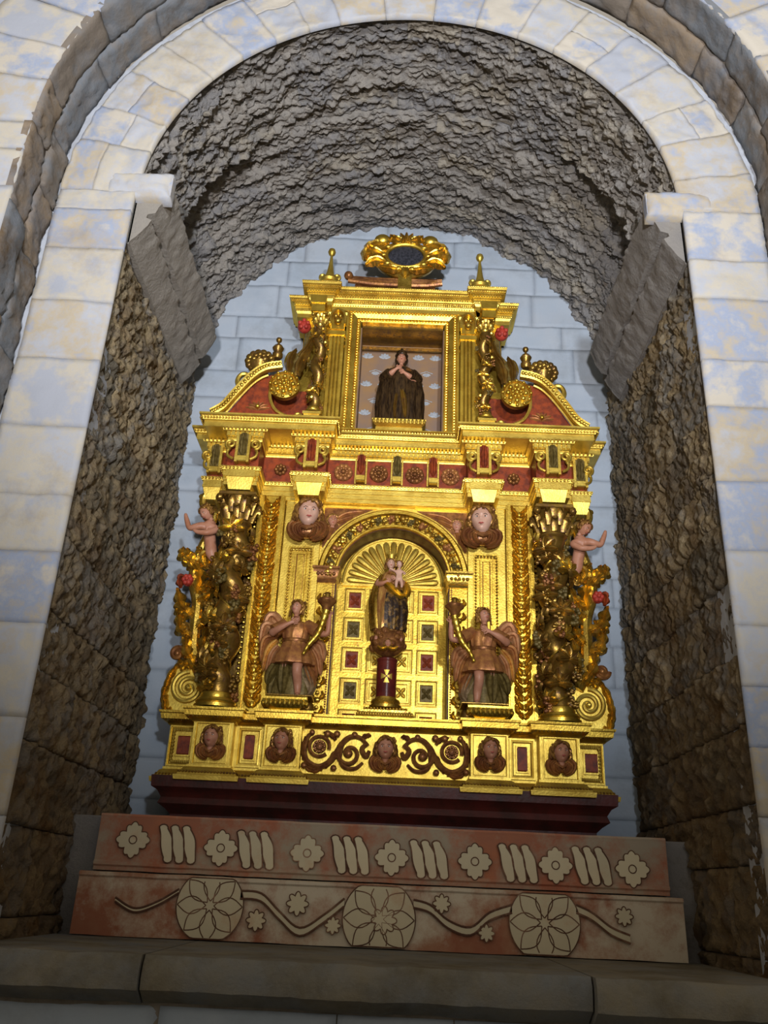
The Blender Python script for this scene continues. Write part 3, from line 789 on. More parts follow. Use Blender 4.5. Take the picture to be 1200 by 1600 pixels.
b = bust('cherub_relief', 0, .0, 2.515, .155, PRED, RUST, (math.radians(-6), 0, 0), True, 'central cherub head flanked by scrolls')
# scrolling foliage on the centre panel
for sx in (-1, 1):
    mb = MB(); y = .005
    def T(p, r, n=18): q = smooth2(p, n); mb.tube(xyz(mir(q, sx), y), [r*(.55+.45*math.sin(PI*(i+1)/(n+1))) for i in range(n)], 7, 1.1)
    T([(.12, 2.55), (.16, 2.51), (.13, 2.46), (.11, 2.50)], .020)
    T([(.12, 2.53), (.17, 2.58), (.23, 2.59), (.28, 2.56), (.32, 2.50), (.37, 2.42), (.45, 2.38), (.53, 2.42), (.55, 2.50), (.53, 2.58), (.50, 2.60)], .022, 34)
    q = spiral(.245, 2.475, .088, .010, 1.1, -1.55, 36); mb.tube(xyz(mir(q, sx), y), [.018-.006*i/35 for i in range(36)], 7, 1.1)
    T([(.29, 2.54), (.305, 2.44), (.27, 2.385), (.20, 2.38), (.15, 2.42)], .016)
    for (a, c, r) in ((.215, 2.60, .022), (.335, 2.60, .024), (.345, 2.375, .022), (.25, 2.475, .030), (.505, 2.605, .02), (.545, 2.385, .022), (.40, 2.60, .024)):
        mb.sphere((sx*a, y-.008, c), r, 9, 6, (1, .7, 1))
    for (p, w) in (([(.32, 2.50), (.36, 2.44), (.40, 2.37)], .025), ([(.42, 2.37), (.49, 2.36), (.545, 2.39)], .026), ([(.17, 2.58), (.13, 2.60), (.10, 2.60)], .02), ([(.55, 2.42), (.555, 2.50), (.55, 2.58)], .02), ([(.34, 2.56), (.38, 2.60), (.43, 2.61)], .02)):
        mb.leaf(mir(p, sx), w, y, .022, 3)
    sc = mb.build('scroll_foliage', BROWN, PRED)
    m2 = MB(); q = [( .45*sx+.055*math.cos(t), 2.515+.058*math.sin(t)) for t in np.linspace(0, 2*PI, 25)]
    m2.tube(xyz(q, y), .017, 7); m2.lathe([(.045, 0), (.04, .015), (.022, .02), (.02, .03), (.004, .036)], 14)
    o = None
    m3 = MB(); m3.T = Matrix.Translation((.45*sx, .02, 2.515)) @ Matrix.Rotation(PI/2, 4, 'X')
    m3.lathe([(.048, 0), (.044, .018), (.026, .016), (.022, .030), (.004, .036)], 16)
    for i in range(8):
        a = 2*PI*i/8; m3.sphere((.034*math.cos(a), .034*math.sin(a), .02), .012, 6, 4)
    m3.T = None; q = [(.45*sx+.068*math.cos(t), y, 2.515+.066*math.sin(t)) for t in np.linspace(-.3, 1.75*PI, 26)]
    m3.tube(q, .014, 7)
    m3.build('carved_rose', BROWN, PRED)

# ---- main storey back panel with arched opening
NZ, NR = 3.80, .43
mb = MB(); Y0, Y1 = .5, .22
mb.box(-1.07, -NR-.01, Y1, Y0, 2.72, 4.43); mb.box(NR+.01, 1.07, Y1, Y0, 2.72, 4.43)
V = []; F = []; n = 32
for i in range(n+1):
    a = PI*i/n; x, z = -NR*math.cos(a), NZ+NR*math.sin(a); xo = x*1.024 if True else x
    V += [(xo if i in (0, n) else x, Y1, z), (xo if i in (0, n) else x, Y1, 4.43), (x, Y0, z)]
for i in range(n):
    a, b = 3*i, 3*i+3; F += [(a, a+1, b+1, b), (a+2, a, b, b+2)]
mb.add(V, F); BACK = mb.build('main_storey_panel', GOLDP, AP, False)
# niche inside: back, shell, coffers
YN = .44
mb = MB(); mb.box(-NR-.02, NR+.02, YN, YN+.03, 2.72, 4.3); NB = mb.build('niche_back', GOLD, AP, False)
COFc = [-.285, -.095, .095, .285]
for r, zc in enumerate((3.70, 3.465, 3.23, 2.995, 2.76)):
    for c, xc in enumerate(COFc):
        outer = c in (0, 3); hw = .082; z0, z1 = max(2.72, zc-.098), zc+.098
        mb = MB(); P = [(0, 0), (0, .012), (-.008, .014), (-.012, .005), (-.018, .005), (-.022, .016), (-.034, .016), (-.040, 0)]
        mb.frame(xc-hw, xc+hw, z0, z1, YN, P)
        f = mb.build('coffer', GOLDP, NB, False)
        m2 = MB(); m2.box(xc-hw+.038, xc+hw-.038, YN-.004, YN+.002, z0+.038, z1-.038)
        zz = (z0+z1)/2
        for i in range(4):
            a = PI/4+i*PI/2; m2.leaf([(xc, zz), (xc+.026*math.cos(a), zz+.030*math.sin(a)), (xc+.046*math.cos(a), zz+.056*math.sin(a))], .016, YN-.004, .012, 2, .25, 7)
        m2.sphere((xc, YN-.008, zz), .012, 7, 5)
        m2.build('rosette', (RED if r % 2 == 0 else GREEN) if outer else GOLDP, f, True).location = -wloc(f)
mb = MB(); R = .39; ZS = 3.835
q = [(R*math.cos(t), ZS+R*math.sin(t)) for t in np.linspace(0, PI, 33)]
mb.prism([(p[0]*.98, ZS+(p[1]-ZS)*.98) for p in q], YN, YN-.012)
mb.tube(xyz(q, YN-.015), .012, 7); mb.box(-R, R, YN-.025, YN, ZS-.02, ZS)
SH = mb.build('shell', GOLDP, NB)
for i in range(17):
    a = PI*(i+.5)/17; c, s_ = math.cos(a), math.sin(a); m2 = MB()
    pts = [(c*r, YN-.020-.006*(r/.36), ZS+s_*r) for r in (.08, .18, .28, .325, .35, .362)]
    m2.tube(pts, [.004, .013, .023, .026, .021, .006], 8); m2.build('flute', GOLDP, SH).location = -wloc(SH)
# soffit ring
mb = MB(); q = [(-(NR-.004)*math.cos(t), NZ+(NR-.004)*math.sin(t)) for t in np.linspace(0, PI, 33)]
mb.sweep_xz([(0, -.2), (0, 0), (.02, .0)], [(-NR+.004, 2.72)]+q+[(NR-.004, 2.72)], Y1-.002); mb.build('niche_reveal', MAROON, NB)  # dark colour stands in for the shade inside the arch
# archivolt
mb = MB(); q = [(-NR*math.cos(t), NZ+NR*math.sin(t)) for t in np.linspace(0, PI, 41)]
mb.sweep_xz([(0, 0), (0, .045), (.012, .045), (.018, .030), (.026, .020), (.10, .020), (.11, .05), (.135, .05), (.15, .03), (.15, 0)], q, Y1)
ARCH = mb.build('archivolt', GOLD, AP)
rnd = random.Random(5)
for i in range(30):
    a = PI*(i+.5)/30; m2 = MB(); kind = i % 5
    for k in range(5 if kind != 2 else 9):
        rr = NR+.062+rnd.uniform(-.022, .022); aa = a+rnd.uniform(-.04, .04)
        m2.sphere((-rr*math.cos(aa), Y1-.035-rnd.uniform(0, .02), NZ+rr*math.sin(aa)), rnd.uniform(.013, .022) if kind != 2 else .010, 7, 5)
    m2.leaf([(-(NR+.03)*math.cos(a-.04), NZ+(NR+.03)*math.sin(a-.04)), (-(NR+.06)*math.cos(a), NZ+(NR+.06)*math.sin(a)), (-(NR+.10)*math.cos(a+.05), NZ+(NR+.10)*math.sin(a+.05))], .018, Y1-.03, .02, 2, .3, 7)
    m2.build('fruit_cluster', [GOLD2, GOLD2, GREEN, GOLD2, RUST][kind], ARCH).location = -wloc(ARCH)
# spandrels
for sx in (-1, 1):
    pts = [(.565, 4.385), (.17, 4.385)]
    for t in np.linspace(math.radians(68), math.radians(24), 9): pts.append(((NR+.17)*math.cos(t), NZ+(NR+.17)*math.sin(t)))
    pts.append((.565, 4.06))
    mb = MB(); P = mir(pts, sx); P = P if sx > 0 else P
    mb.prism(P, Y1, Y1-.006); sp = mb.build('spandrel_panel', BROWN, AP, False)
    m2 = MB()
    for p, w in (([(.47, 4.27), (.38, 4.33), (.24, 4.36)], .028), ([(.47, 4.25), (.40, 4.28), (.33, 4.31)], .022), ([(.50, 4.24), (.53, 4.16), (.54, 4.08)], .026), ([(.48, 4.24), (.50, 4.17), (.515, 4.11)], .02)):
        m2.leaf(mir(p, sx), w, Y1-.006, .025, 1, .15)
    m2.build('wing_relief', RUST, sp).location = -wloc(sp)
    place(HEADD_ME, 'face', (sx*.485, Y1-.02, 4.27), (.10, .06, .10), (0, 0, sx*-.2), sp); place(HAIR_ME, 'hair', (sx*.485, Y1-.015, 4.272), (.105, .06, .10), (0, 0, sx*-.2), sp)
    m2 = MB(); m2.sweep_xz([(0, 0), (0, .012), (-.014, .012), (-.014, 0)], mir([(.57, 4.05), (.57, 4.395), (.15, 4.395)], sx), Y1); m2.build('border', GOLD, sp, False).location = -wloc(sp)
# niche side strips, imposts and fruit drops
for sx in (-1, 1):
    a, b = sorted((sx*.435, sx*.565))
    mb = MB(); mb.box(a, b, Y1-.02, Y1, 2.72, NZ-.02, .004); ns = mb.build('niche_jamb', GOLD, AP, False)
    m2 = MB(); m2.beads((sx*.448, Y1-.022, 2.74), (sx*.448, Y1-.022, 3.78), 58, .0075); m2.build('beading', RUST, ns, kind='stuff').location = -wloc(ns)
    m2 = MB()
    for i in range(9):
        z = 2.76+.105*i; m2.sphere((sx*.505, Y1-.035, z), .026, 8, 6, (1, .8, .8))
        m2.leaf([(sx*.505, z), (sx*.545, z+.03), (sx*.535, z+.07)], .02, Y1-.02, .025, 2); m2.leaf([(sx*.505, z), (sx*.468, z+.03), (sx*.475, z+.07)], .02, Y1-.02, .025, 2)
        m2.sphere((sx*.505, Y1-.045, z+.05), .015, 7, 5)
    m2.build('fruit_drop', GOLD2, ns).location = -wloc(ns)
    mb = MB(); a, b = sorted((sx*.43, sx*.58)); P = [(a, .4), (a, Y1-.04), (b, Y1-.04), (b, .4)]
    mb.sweep([(-.05, 3.75), (.0, 3.75), (.01, 3.765), (.0, 3.78), (.012, 3.80), (.022, 3.835), (.022, 3.85), (.03, 3.86), (.03, 3.875), (-.05, 3.876)], P)
    for i in range(5): mb.sphere((a+.015+.03*i, Y1-.06, 3.815), .015, 7, 5)
    mb.build('impost', BROWN if sx < 0 else GOLD2, AP)
# inner pilasters with framed strips
for sx in (-1, 1):
    a, b = sorted((sx*.57, sx*.85))
    mb = MB(); mb.box(a, b, .16, Y1+.01, 2.72, 4.43, .006); pil = mb.build('inner_pilaster', GOLDP, AP, False)
    c = sx*.705
    m2 = MB(); m2.frame(c-.095, c+.095, 2.86, 4.02, .16, [(0, 0), (0, .014), (-.012, .014), (-.016, .004), (-.046, .004), (-.05, .018), (-.064, .018), (-.07, 0)])
    m2.box(c-.022, c+.022, .135, .16, 2.94, 3.955, .006); m2.build('strip_frame', GOLD, pil, False).location = -wloc(pil)
    m2 = MB()
    for xx in (c-.08, c+.08):
        for i in range(46): m2.sphere((xx, .150, 2.885+.0245*i), .0105, 7, 5, (1, 1, .8))
    for i in range(6): m2.sphere((c-.062+.025*i, .150, 3.995), .0105, 7, 5)
    m2.build('beading', GOLD2, pil, kind='stuff').location = -wloc(pil)
    m2 = MB(); m2.box(c-.046, c-.026, .152, .16, 2.94, 3.955); m2.box(c+.026, c+.046, .152, .16, 2.94, 3.955); m2.build('red_strip', RUST, pil, False).location = -wloc(pil)
    # cherub bust at the head of the pilaster
    bust('cherub_bust', sx*.665, .08, 4.265, .225, AP, WINGB, (math.radians(4), 0, math.radians(sx*-10)), False, None)
# foliage pilasters
rnd = random.Random(11)
for sx in (-1, 1):
    a, b = sorted((sx*.86, sx*1.065))
    mb = MB(); mb.box(a, b, .13, Y1+.02, 2.72, 4.43, .006)
    for xx in (.868, 1.035): p, q = sorted((sx*xx, sx*(xx+.022))); mb.box(p, q, .112, .135, 2.72, 4.43, .005)
    fp = mb.build('foliage_pilaster', GOLD, AP, False)
    z = 2.78; i = 0
    while z < 4.36:
        m2 = MB(); c = sx*.963
        for sg in (-1, 1):
            for q in range(2):
                zz = z+q*.028+rnd.uniform(-.006, .006); w = rnd.uniform(.017, .024)
                m2.leaf([(c+sg*.004, zz), (c+sg*(.026+.018*q), zz+.024), (c+sg*(.030+.022*q+rnd.uniform(0, .012)), zz+.075)], w*.85, .13, rnd.uniform(.022, .040), 2, .2, 9)
        m2.sphere((c+rnd.uniform(-.006, .006), .118, z+.02), rnd.uniform(.009, .014), 8, 6, (1, .9, 1.8))
        m2.build('leaf_tuft', GOLD, fp).location = -wloc(fp)
        z += .062; i += 1
    m2 = MB()
    for i in range(44): m2.sphere((sx*1.078, .12, 2.75+.038*i), .013, 7, 5)
    m2.build('beading', GOLD2, fp, kind='stuff').location = -wloc(fp)

# ---- twisted columns
def twisted(sx, xc, yc, z0, z1, rc, ro, turns, parent, small=False):
    h = z1-z0; cx = sx*xc; n = 20; m = int(70 if not small else 44); V = []; F = []
    ph = 0.6
    def cen(t):
        a = sx*2*PI*turns*t+ph; e = min(1, t*9, (1-t)*9); return (cx+ro*e*math.cos(a), yc+ro*e*math.sin(a))
    for i in range(m):
        t = i/(m-1); x, y = cen(t)
        for k in range(n):
            a = 2*PI*k/n; V.append((x+rc*math.cos(a), y+rc*math.sin(a), z0+h*t))
    for i in range(m-1):
        for k in range(n): F.append((i*n+k, i*n+(k+1) % n, (i+1)*n+(k+1) % n, (i+1)*n+k))
    mb = MB(); mb.add(V, F)
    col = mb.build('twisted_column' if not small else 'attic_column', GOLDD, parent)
    s = .094/.085 if not small else rc/.085
    # base
    m2 = MB(); m2.lathe([(.135*s, z0-.09*s), (.135*s, z0-.07*s), (.120*s, z0-.065*s), (.128*s, z0-.05*s), (.12*s, z0-.035*s), (.098*s, z0-.03*s), (.10*s, z0-.012*s), (.095*s, z0+.004), (rc, z0+.01)], 24, (cx, yc, 0))
    m2.build('base', GOLD, col).location = -wloc(col)
    # capital
    m2 = MB(); k = s
    m2.lathe([(rc*.95, z1-.01), (.10*k, z1+.01*k), (.098*k, z1+.025*k), (.08*k, z1+.035*k), (.085*k, z1+.12*k), (.12*k, z1+.19*k)], 20, (cx, yc, 0))
    w = .125*k; zt = z1+.19*k
    m2.box(cx-w, cx+w, yc-w, yc+w, zt, zt+.03*k, .006*k)
    for row, (r0, zz, hh) in enumerate(((.085, .035, .085), (.09, .08, .10))):
        for j in range(8):
            a = 2*PI*(j+row*.5)/8; c, s_ = math.cos(a), math.sin(a)
            pts = [(cx+c*k*r, yc+s_*k*r, z1+z*k) for r, z in ((r0, zz), (r0+.012, zz+hh*.6), (r0+.035, zz+hh), (r0+.055, zz+hh*.92), (r0+.05, zz+hh*.75))]
            m2.tube(smooth2(pts, 8), [.022*k, .026*k, .026*k, .024*k, .022*k, .018*k, .014*k, .006*k], 7, .5)
    for sxx in (-1, 1):
        for sy in (-1, 1): m2.sphere((cx+sxx*w*.95, yc+sy*w*.95, zt-.02*k), .028*k, 8, 6)
    m2.build('capital', GOLD2 if small else GOLDD, col).location = -wloc(col)
    # vine winding in the groove
    rv = random.Random(3+int(sx)); m2 = MB(); pts = []
    for i in range(90):
        t = .02+.96*i/89; a = sx*2*PI*turns*t+ph+PI; x, y = cen(t); pts.append((x+(rc+.006)*math.cos(a), y+(rc+.006)*math.sin(a), z0+h*t))
    m2.tube(pts, .008*s, 6); m2.build('vine_stem', GOLD2, col).location = -wloc(col)
    N = int(turns*(12 if not small else 7))
    for i in range(N):
        t = (i+.5)/N; a = rv.uniform(-PI*1.05, PI*.05); x, y = cen(t)
        px, py, pz = x+(rc+.012*s)*math.cos(a), y+(rc+.012*s)*math.sin(a), z0+h*t
        if math.sin(a) > .35: continue
        m2 = MB()
        if i % 2 == 0:
            for j in range(22 if not small else 9):
                m2.sphere((px+rv.uniform(-.028, .028)*s, py+rv.uniform(-.02, .01)*s, pz+rv.uniform(-.055, .045)*s), .015*s, 6, 5)
            m2.build('grape_bunch', [BROWN, GOLDD, GREEN][i//2 % 3], col).location = -wloc(col)
        else:
            T = Matrix.Translation((px, py, pz)) @ Matrix.Rotation(a+PI/2, 4, 'Z'); m2.T = T
            for j in range(5):
                b = PI/2+(j-2)*.85; m2.leaf([(0, 0), (.05*s*math.cos(b), .05*s*math.sin(b)), (.09*s*math.cos(b), .09*s*math.sin(b))], .03*s, 0, .028*s, 2, .3, 8)
            m2.T = None; m2.build('vine_leaf', GOLD2 if (small or i % 8 == 1) else GOLDD, col).location = -wloc(col)
    return col
for sx in (-1, 1):
    c = twisted(sx, 1.185, -.01, 2.83, 4.09, .094, .032, 3.6, AP)
    # backing panel behind the column
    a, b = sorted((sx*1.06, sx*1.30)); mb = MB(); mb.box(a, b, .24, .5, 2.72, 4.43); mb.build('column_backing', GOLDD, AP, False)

# ---- pierced side wings (read off the left one, mirrored to the right)
for sx in (-1, 1):
    YW = .12
    def W2(px, py): p = LP(px, py, YW); return (p[0]*sx, p[1])
    mb = MB()
    cx, cz = W2(292, 1075)
    plate = [W2(*p) for p in ((262, 1113), (258, 1085), (268, 1050), (292, 1036), (322, 1040), (330, 1075), (330, 1116), (300, 1120))]
    mb.prism(plate if sx < 0 else plate, YW+.06, YW)
    wing = mb.build('side_wing', GOLDP, AP, True)
    m2 = MB(); q = spiral(cx, cz, .118, .014, PI*.5 if sx < 0 else PI*.5, (2.1 if sx < 0 else -2.1), 60)
    m2.tube(xyz(q, YW-.012), [.018-.006*i/59 for i in range(60)], 8); m2.sphere((cx, YW-.02, cz), .022, 9, 6); m2.build('volute', GOLDP, wing).location = -wloc(wing)
    m2 = MB()
    for (p, w) in (([(275, 1040), (262, 1060), (255, 1085)], .035), ([(262, 1062), (254, 1085), (256, 1108)], .034), ([(258, 1085), (256, 1108), (268, 1124)], .034), ([(262, 1105), (272, 1124), (292, 1122)], .034), ([(285, 1118), (305, 1124), (322, 1112)], .032), ([(300, 1042), (280, 1038), (266, 1050)], .03)):
        m2.leaf([W2(*a) for a in p], w, YW+.01, .05, 3)
    m2.build('leaf_fringe', GOLD2, wing).location = -wloc(wing)
    # S-stem
    stem = [W2(*p) for p in ((312, 1052), (300, 1018), (303, 975), (306, 940), (300, 905), (308, 868), (325, 830), (335, 800))]
    m2 = MB(); q = smooth2(stem, 40); m2.tube(xyz(q, YW), [.050-.020*i/39 for i in range(40)], 9); m2.build('stem', GOLD2, wing).location = -wloc(wing)
    for (p, w, h, mt) in (
        ([(310, 1045), (292, 1020), (290, 985)], .055, .07, GOLD2), ([(318, 1040), (318, 1005), (326, 975)], .05, .06, GOLD2),
        ([(300, 1000), (282, 985), (278, 955)], .05, .06, GOLD2), ([(304, 985), (322, 965), (328, 940)], .05, .06, GOLD2),
        ([(302, 965), (284, 950), (276, 920)], .055, .07, GOLD2), ([(290, 960), (278, 955), (276, 940)], .04, .05, GOLD2),
        ([(305, 940), (322, 935), (334, 915)], .05, .06, GOLD2), ([(308, 925), (326, 915), (337, 893)], .045, .06, GOLD2),
        ([(306, 930), (312, 900), (300, 880)], .05, .08, GOLD), ([(300, 910), (282, 905), (280, 920)], .04, .05, RED),
        ([(306, 892), (294, 875), (292, 858)], .055, .06, GOLD2), ([(300, 885), (284, 870), (286, 856)], .045, .05, GOLD2), ([(310, 880), (314, 866), (306, 856)], .04, .05, GOLD2),
        ([(312, 888), (326, 880), (334, 872)], .035, .05, GOLD2), ([(300, 1035), (285, 1040), (278, 1030)], .04, .05, GOLD2)):
        m2 = MB(); m2.leaf([W2(*a) for a in p], w*1.2, YW-.005, h*1.3, 4, .55, 22); m2.build('acanthus_leaf', mt, wing).location = -wloc(wing)
    for (px, py, r, mt, tail) in ((285, 985, .052, GOLDD, None), (276, 1022, .052, BROWN, None), (324, 944, .040, GOLDD, None), (327, 885, .036, GOLDD, None), (318, 1036, .034, BROWN, None)):
        a, c = W2(px, py); m2 = MB()
        m2.sphere((a, YW-.02, c), r*.55, 10, 7); q = spiral(a, c, r, r*.25, 0, 1.4*(1 if sx < 0 else -1), 30); m2.tube(xyz(q, YW-.02), [r*.34]*30, 7); m2.build('curled_bud', mt, wing).location = -wloc(wing)
    a, c = W2(293, 909); m2 = MB(); m2.sphere((a, YW-.03, c), .045, 12, 8)
    for j in range(6):
        b = 2*PI*j/6; m2.sphere((a+.026*math.cos(b), YW-.055, c+.026*math.sin(b)), .020, 8, 5)
    m2.sphere((a, YW-.075, c), .016, 8, 5)
    m2.build('rose', REDB, wing, label='red rose in the side carving').location = -wloc(wing)
    # top curls
    m2 = MB(); q = [W2(*p) for p in ((345, 830), (345, 800), (335, 778), (318, 776), (316, 790), (326, 796))]
    m2.tube(xyz(smooth2(q, 26), YW), [.022+.012*math.sin(PI*i/25) for i in range(26)], 8)
    q = [W2(*p) for p in ((350, 870), (352, 840), (346, 815), (330, 800))]; m2.tube(xyz(smooth2(q, 20), YW+.01), .026, 8)
    a, c = W2(313, 776); m2.sphere((a, YW, c), .022, 9, 6); m2.build('top_curl', GOLD2, wing).location = -wloc(wing)
    mb = MB(); a, b = sorted((sx*1.26, sx*1.34)); mb.box(a, b, .2, .5, 2.72, 4.40); mb.build('side_strip', GOLDD, AP, False)
    # putto growing out of the scroll: one continuous skinned body
    J = [(0, 0, 0), (-.02, -.01, .07), (-.03, -.02, .15), (-.02, -.02, .20), (-.10, -.06, .12), (-.17, -.05, .10), (-.21, -.03, .20), (-.22, -.03, .235), (.05, -.05, .10), (-.02, -.10, .05), (-.10, -.09, .06), (-.13, -.09, .08), (.01, 0, -.08), (.05, .01, -.14)]
    E_ = [(0, 1), (1, 2), (2, 3), (2, 4), (4, 5), (5, 6), (6, 7), (2, 8), (8, 9), (9, 10), (10, 11), (0, 12), (12, 13)]
    RAD = [.050, .052, .050, .028, .030, .026, .018, .010, .030, .024, .018, .010, .046, .030]
    a, c = W2(330, 855)
    put = skin_fig('putto', [(a-sx*J_[0], YW-.06+J_[1], c+J_[2]) for J_ in J], E_, RAD, SKIND, AP)
    tagit(put, 'naked putto with arms drawn to its chest growing from the side scroll')
    place(HEADD_ME, 'face', (a+sx*.055, YW-.11, c+.235), .12, (math.radians(35), math.radians(sx*15), math.radians(sx*50)), put)
    place(HAIR_ME, 'hair', (a+sx*.055, YW-.10, c+.240), .12, (math.radians(35), math.radians(sx*15), math.radians(sx*50)), put)
    mb = MB(); mb.leaf([(a, c-.05), (a+sx*.05, c-.10), (a+sx*.02, c-.18)], .05, YW-.03, .06, 3); mb.build('skirt_leaf', GOLD2, put).location = -wloc(put)

# ---- entablature of the main storey
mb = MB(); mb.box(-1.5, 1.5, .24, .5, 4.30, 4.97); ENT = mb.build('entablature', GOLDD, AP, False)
est = [(.545, .15), (.785, -.05), (1.06, .15), (1.31, -.10), (1.50, .10)]
ep = rpath(est)
mb = MB(); mb.sweep([(-.1, 4.405), (0, 4.405), (0, 4.435), (.006, 4.437), (.006, 4.475), (.012, 4.477), (.012, 4.515), (.022, 4.52), (.03, 4.54), (.03, 4.55), (-.1, 4.55)], ep)
mb.build('architrave', GOLDP, ENT, False).location = -wloc(ENT)
o = bead_path('beading', ep, .032, 4.533, .011, GOLD2, ENT, 2.4)
mb = MB(); mb.sweep([(-.1, 4.55), (-.004, 4.55), (-.004, 4.78), (-.1, 4.78)], ep); mb.build('frieze', RED, ENT, False).location = -wloc(ENT)
mb = MB(); mb.sweep([(-.1, 4.775), (.006, 4.775), (.01, 4.785), (.01, 4.80), (.02, 4.805), (.02, 4.845), (.045, 4.85), (.05, 4.865), (.03, 4.87), (-.1, 4.87)], ep); mb.build('dentil_band', GOLDP, ENT, False).location = -wloc(ENT)
def dent(path, o, z0, z1, w, d, gap, mat, parent, name='dentils'):
    mm = MB(); mm.sweep([(o, z0), (o, z0)], path); pts = [Vector(v) for v in mm.v[::2]]; mb = MB()
    for a, b in zip(pts[:-1], pts[1:]):
        if abs(b.y-a.y) > .02: continue
        L = (b-a).length; n = max(1, int(L/(w+gap)))
        for i in range(n):
            x = a.x+(b.x-a.x)*(i+.5)/n; mb.box(x-w/2, x+w/2, a.y-d, a.y+.005, z0, z1)
    q = mb.build(name, mat, parent, False, kind='stuff'); q.location = -wloc(parent); return q
dent(ep, .02, 4.806, 4.843, .024, .022, .012, GOLDP, ENT)
dent(ep, .047, 4.852, 4.87, .016, .012, .012, GOLD2, ENT, 'egg_row')
# cornice: one common slab over each pair of projecting blocks, a recessed run between
cp = rpath([(.50, .06), (1.50, -.16), (1.60, .06)])
mb = MB(); mb.sweep([(-.3, 4.868), (0, 4.868), (.006, 4.875), (.006, 4.915), (.018, 4.92), (.030, 4.945), (.045, 4.955), (.045, 4.97), (-.3, 4.97)], cp); mb.build('cornice', GOLDP, ENT, False).location = -wloc(ENT)
bead_path('beading', cp, .034, 4.93, .010, GOLD2, ENT, 2.3)
# tapered block ends, scroll consoles and hanging leaves
for sx in (-1, 1):
    for (xc, hw, yf) in ((.665, .105, -.085), (1.185, .110, -.135), (1.435, .07, .07)):
        mb = MB(); c = sx*xc
        mb.box(c-hw*.95, c+hw*.95, yf, .2, 4.36, 4.455, 0, .022); mb.box(c-hw*1.05, c+hw*1.05, yf-.01, .2, 4.455, 4.475); mb.box(c-hw, c+hw, yf, .2, 4.475, 4.52)
        blk = mb.build('console_block', GOLDP, ENT, False); blk.location = -wloc(ENT)
        m2 = MB(); m2.box(c-.055, c-.035, yf-.03, .1, 4.57, 4.80); m2.box(c+.035, c+.055, yf-.03, .1, 4.57, 4.80); m2.box(c-.034, c+.034, yf-.035, .1, 4.575, 4.625, .006)
        m2.build('side_fillet', GOLDP, ENT, False).location = -wloc(ENT)
        m2 = MB(); m2.box(c-.034, c+.034, yf-.02, .1, 4.625, 4.82, .01)
        m2.leaf([(c, 4.82), (c, 4.74), (c, 4.66), (c, 4.62)], .034, yf-.02, .03, 3)
        m2.build('hanging_leaf', RED if xc < 1 else GREEN, ENT).location = -wloc(ENT)
        for sg in (-1, 1):
            if xc > 1.4 and sg*sx < 0: continue
            xx = c+sg*(hw*.86)
            m2 = MB(); r = .042
            q = spiral(xx, 4.715, r, .008, -PI/2 if sg > 0 else -PI/2, 1.6*sg, 34)
            # spiral winds upwards then a tail drops below
            tail = [(xx-sg*.03, 4.59), (xx+sg*.012, 4.615), (xx+sg*.018, 4.655), (xx, 4.673)]
            m2.tube(xyz(smooth2(tail, 10)[:-1]+q, yf-.03), [.011]*(9+34), 7, 1.4)
            m2.build('scroll_console', GOLDP, ENT).location = -wloc(ENT)
    # recessed bays between blocks
# centre frieze: rosettes and brackets
for (x, m) in ((-.30, RED), (-.10+.0, GREEN), (.10, GREEN), (.30, RED)):
    pass
for i, x in enumerate((-.285, .0, .285)):
    m2 = MB(); m2.box(x-.032, x+.032, .09, .15, 4.585, 4.80, .008); m2.leaf([(x, 4.80), (x, 4.74), (x, 4.67), (x, 4.63)], .032, .09, .03, 3)
    m2.build('frieze_bracket', GREEN if i == 1 else RED, ENT).location = -wloc(ENT)
    m2 = MB(); m2.box(x-.033, x+.033, .065, .15, 4.565, 4.615, .006); m2.box(x-.048, x-.036, .12, .15, 4.56, 4.78); m2.box(x+.036, x+.048, .12, .15, 4.56, 4.78); m2.build('bracket_foot', GOLDP, ENT, False).location = -wloc(ENT)
for x in (-.425, -.143, .143, .425):
    m2 = MB(); m2.T = Matrix.Translation((x, .152, 4.665)) @ Matrix.Rotation(PI/2, 4, 'X')
    m2.lathe([(.075, 0), (.07, .012), (.02, .008)], 18)
    for k in range(10):
        a = 2*PI*k/10; m2.sphere((.055*math.cos(a), .055*math.sin(a), .014), .020, 8, 5, (1, 1, .8)); m2.sphere((.03*math.cos(a+.3), .03*math.sin(a+.3), .02), .013, 7, 5)
    m2.sphere((0, 0, .022), .016, 8, 6); m2.T = None
    m2.build('frieze_rosette', BROWN if abs(x) < .2 else RUST, ENT).location = -wloc(ENT)
for sx in (-1, 1):
    c = sx*.925; m2 = MB(); m2.T = Matrix.Translation((c, .152, 4.665)) @ Matrix.Rotation(PI/2, 4, 'X')
    for k in range(8):
        a = 2*PI*k/8; m2.sphere((.035*math.cos(a), .035*math.sin(a), .012), .018, 8, 5)
    m2.sphere((0, 0, .02), .02, 8, 6); m2.T = None; m2.build('frieze_rosette', BROWN, ENT).location = -wloc(ENT)

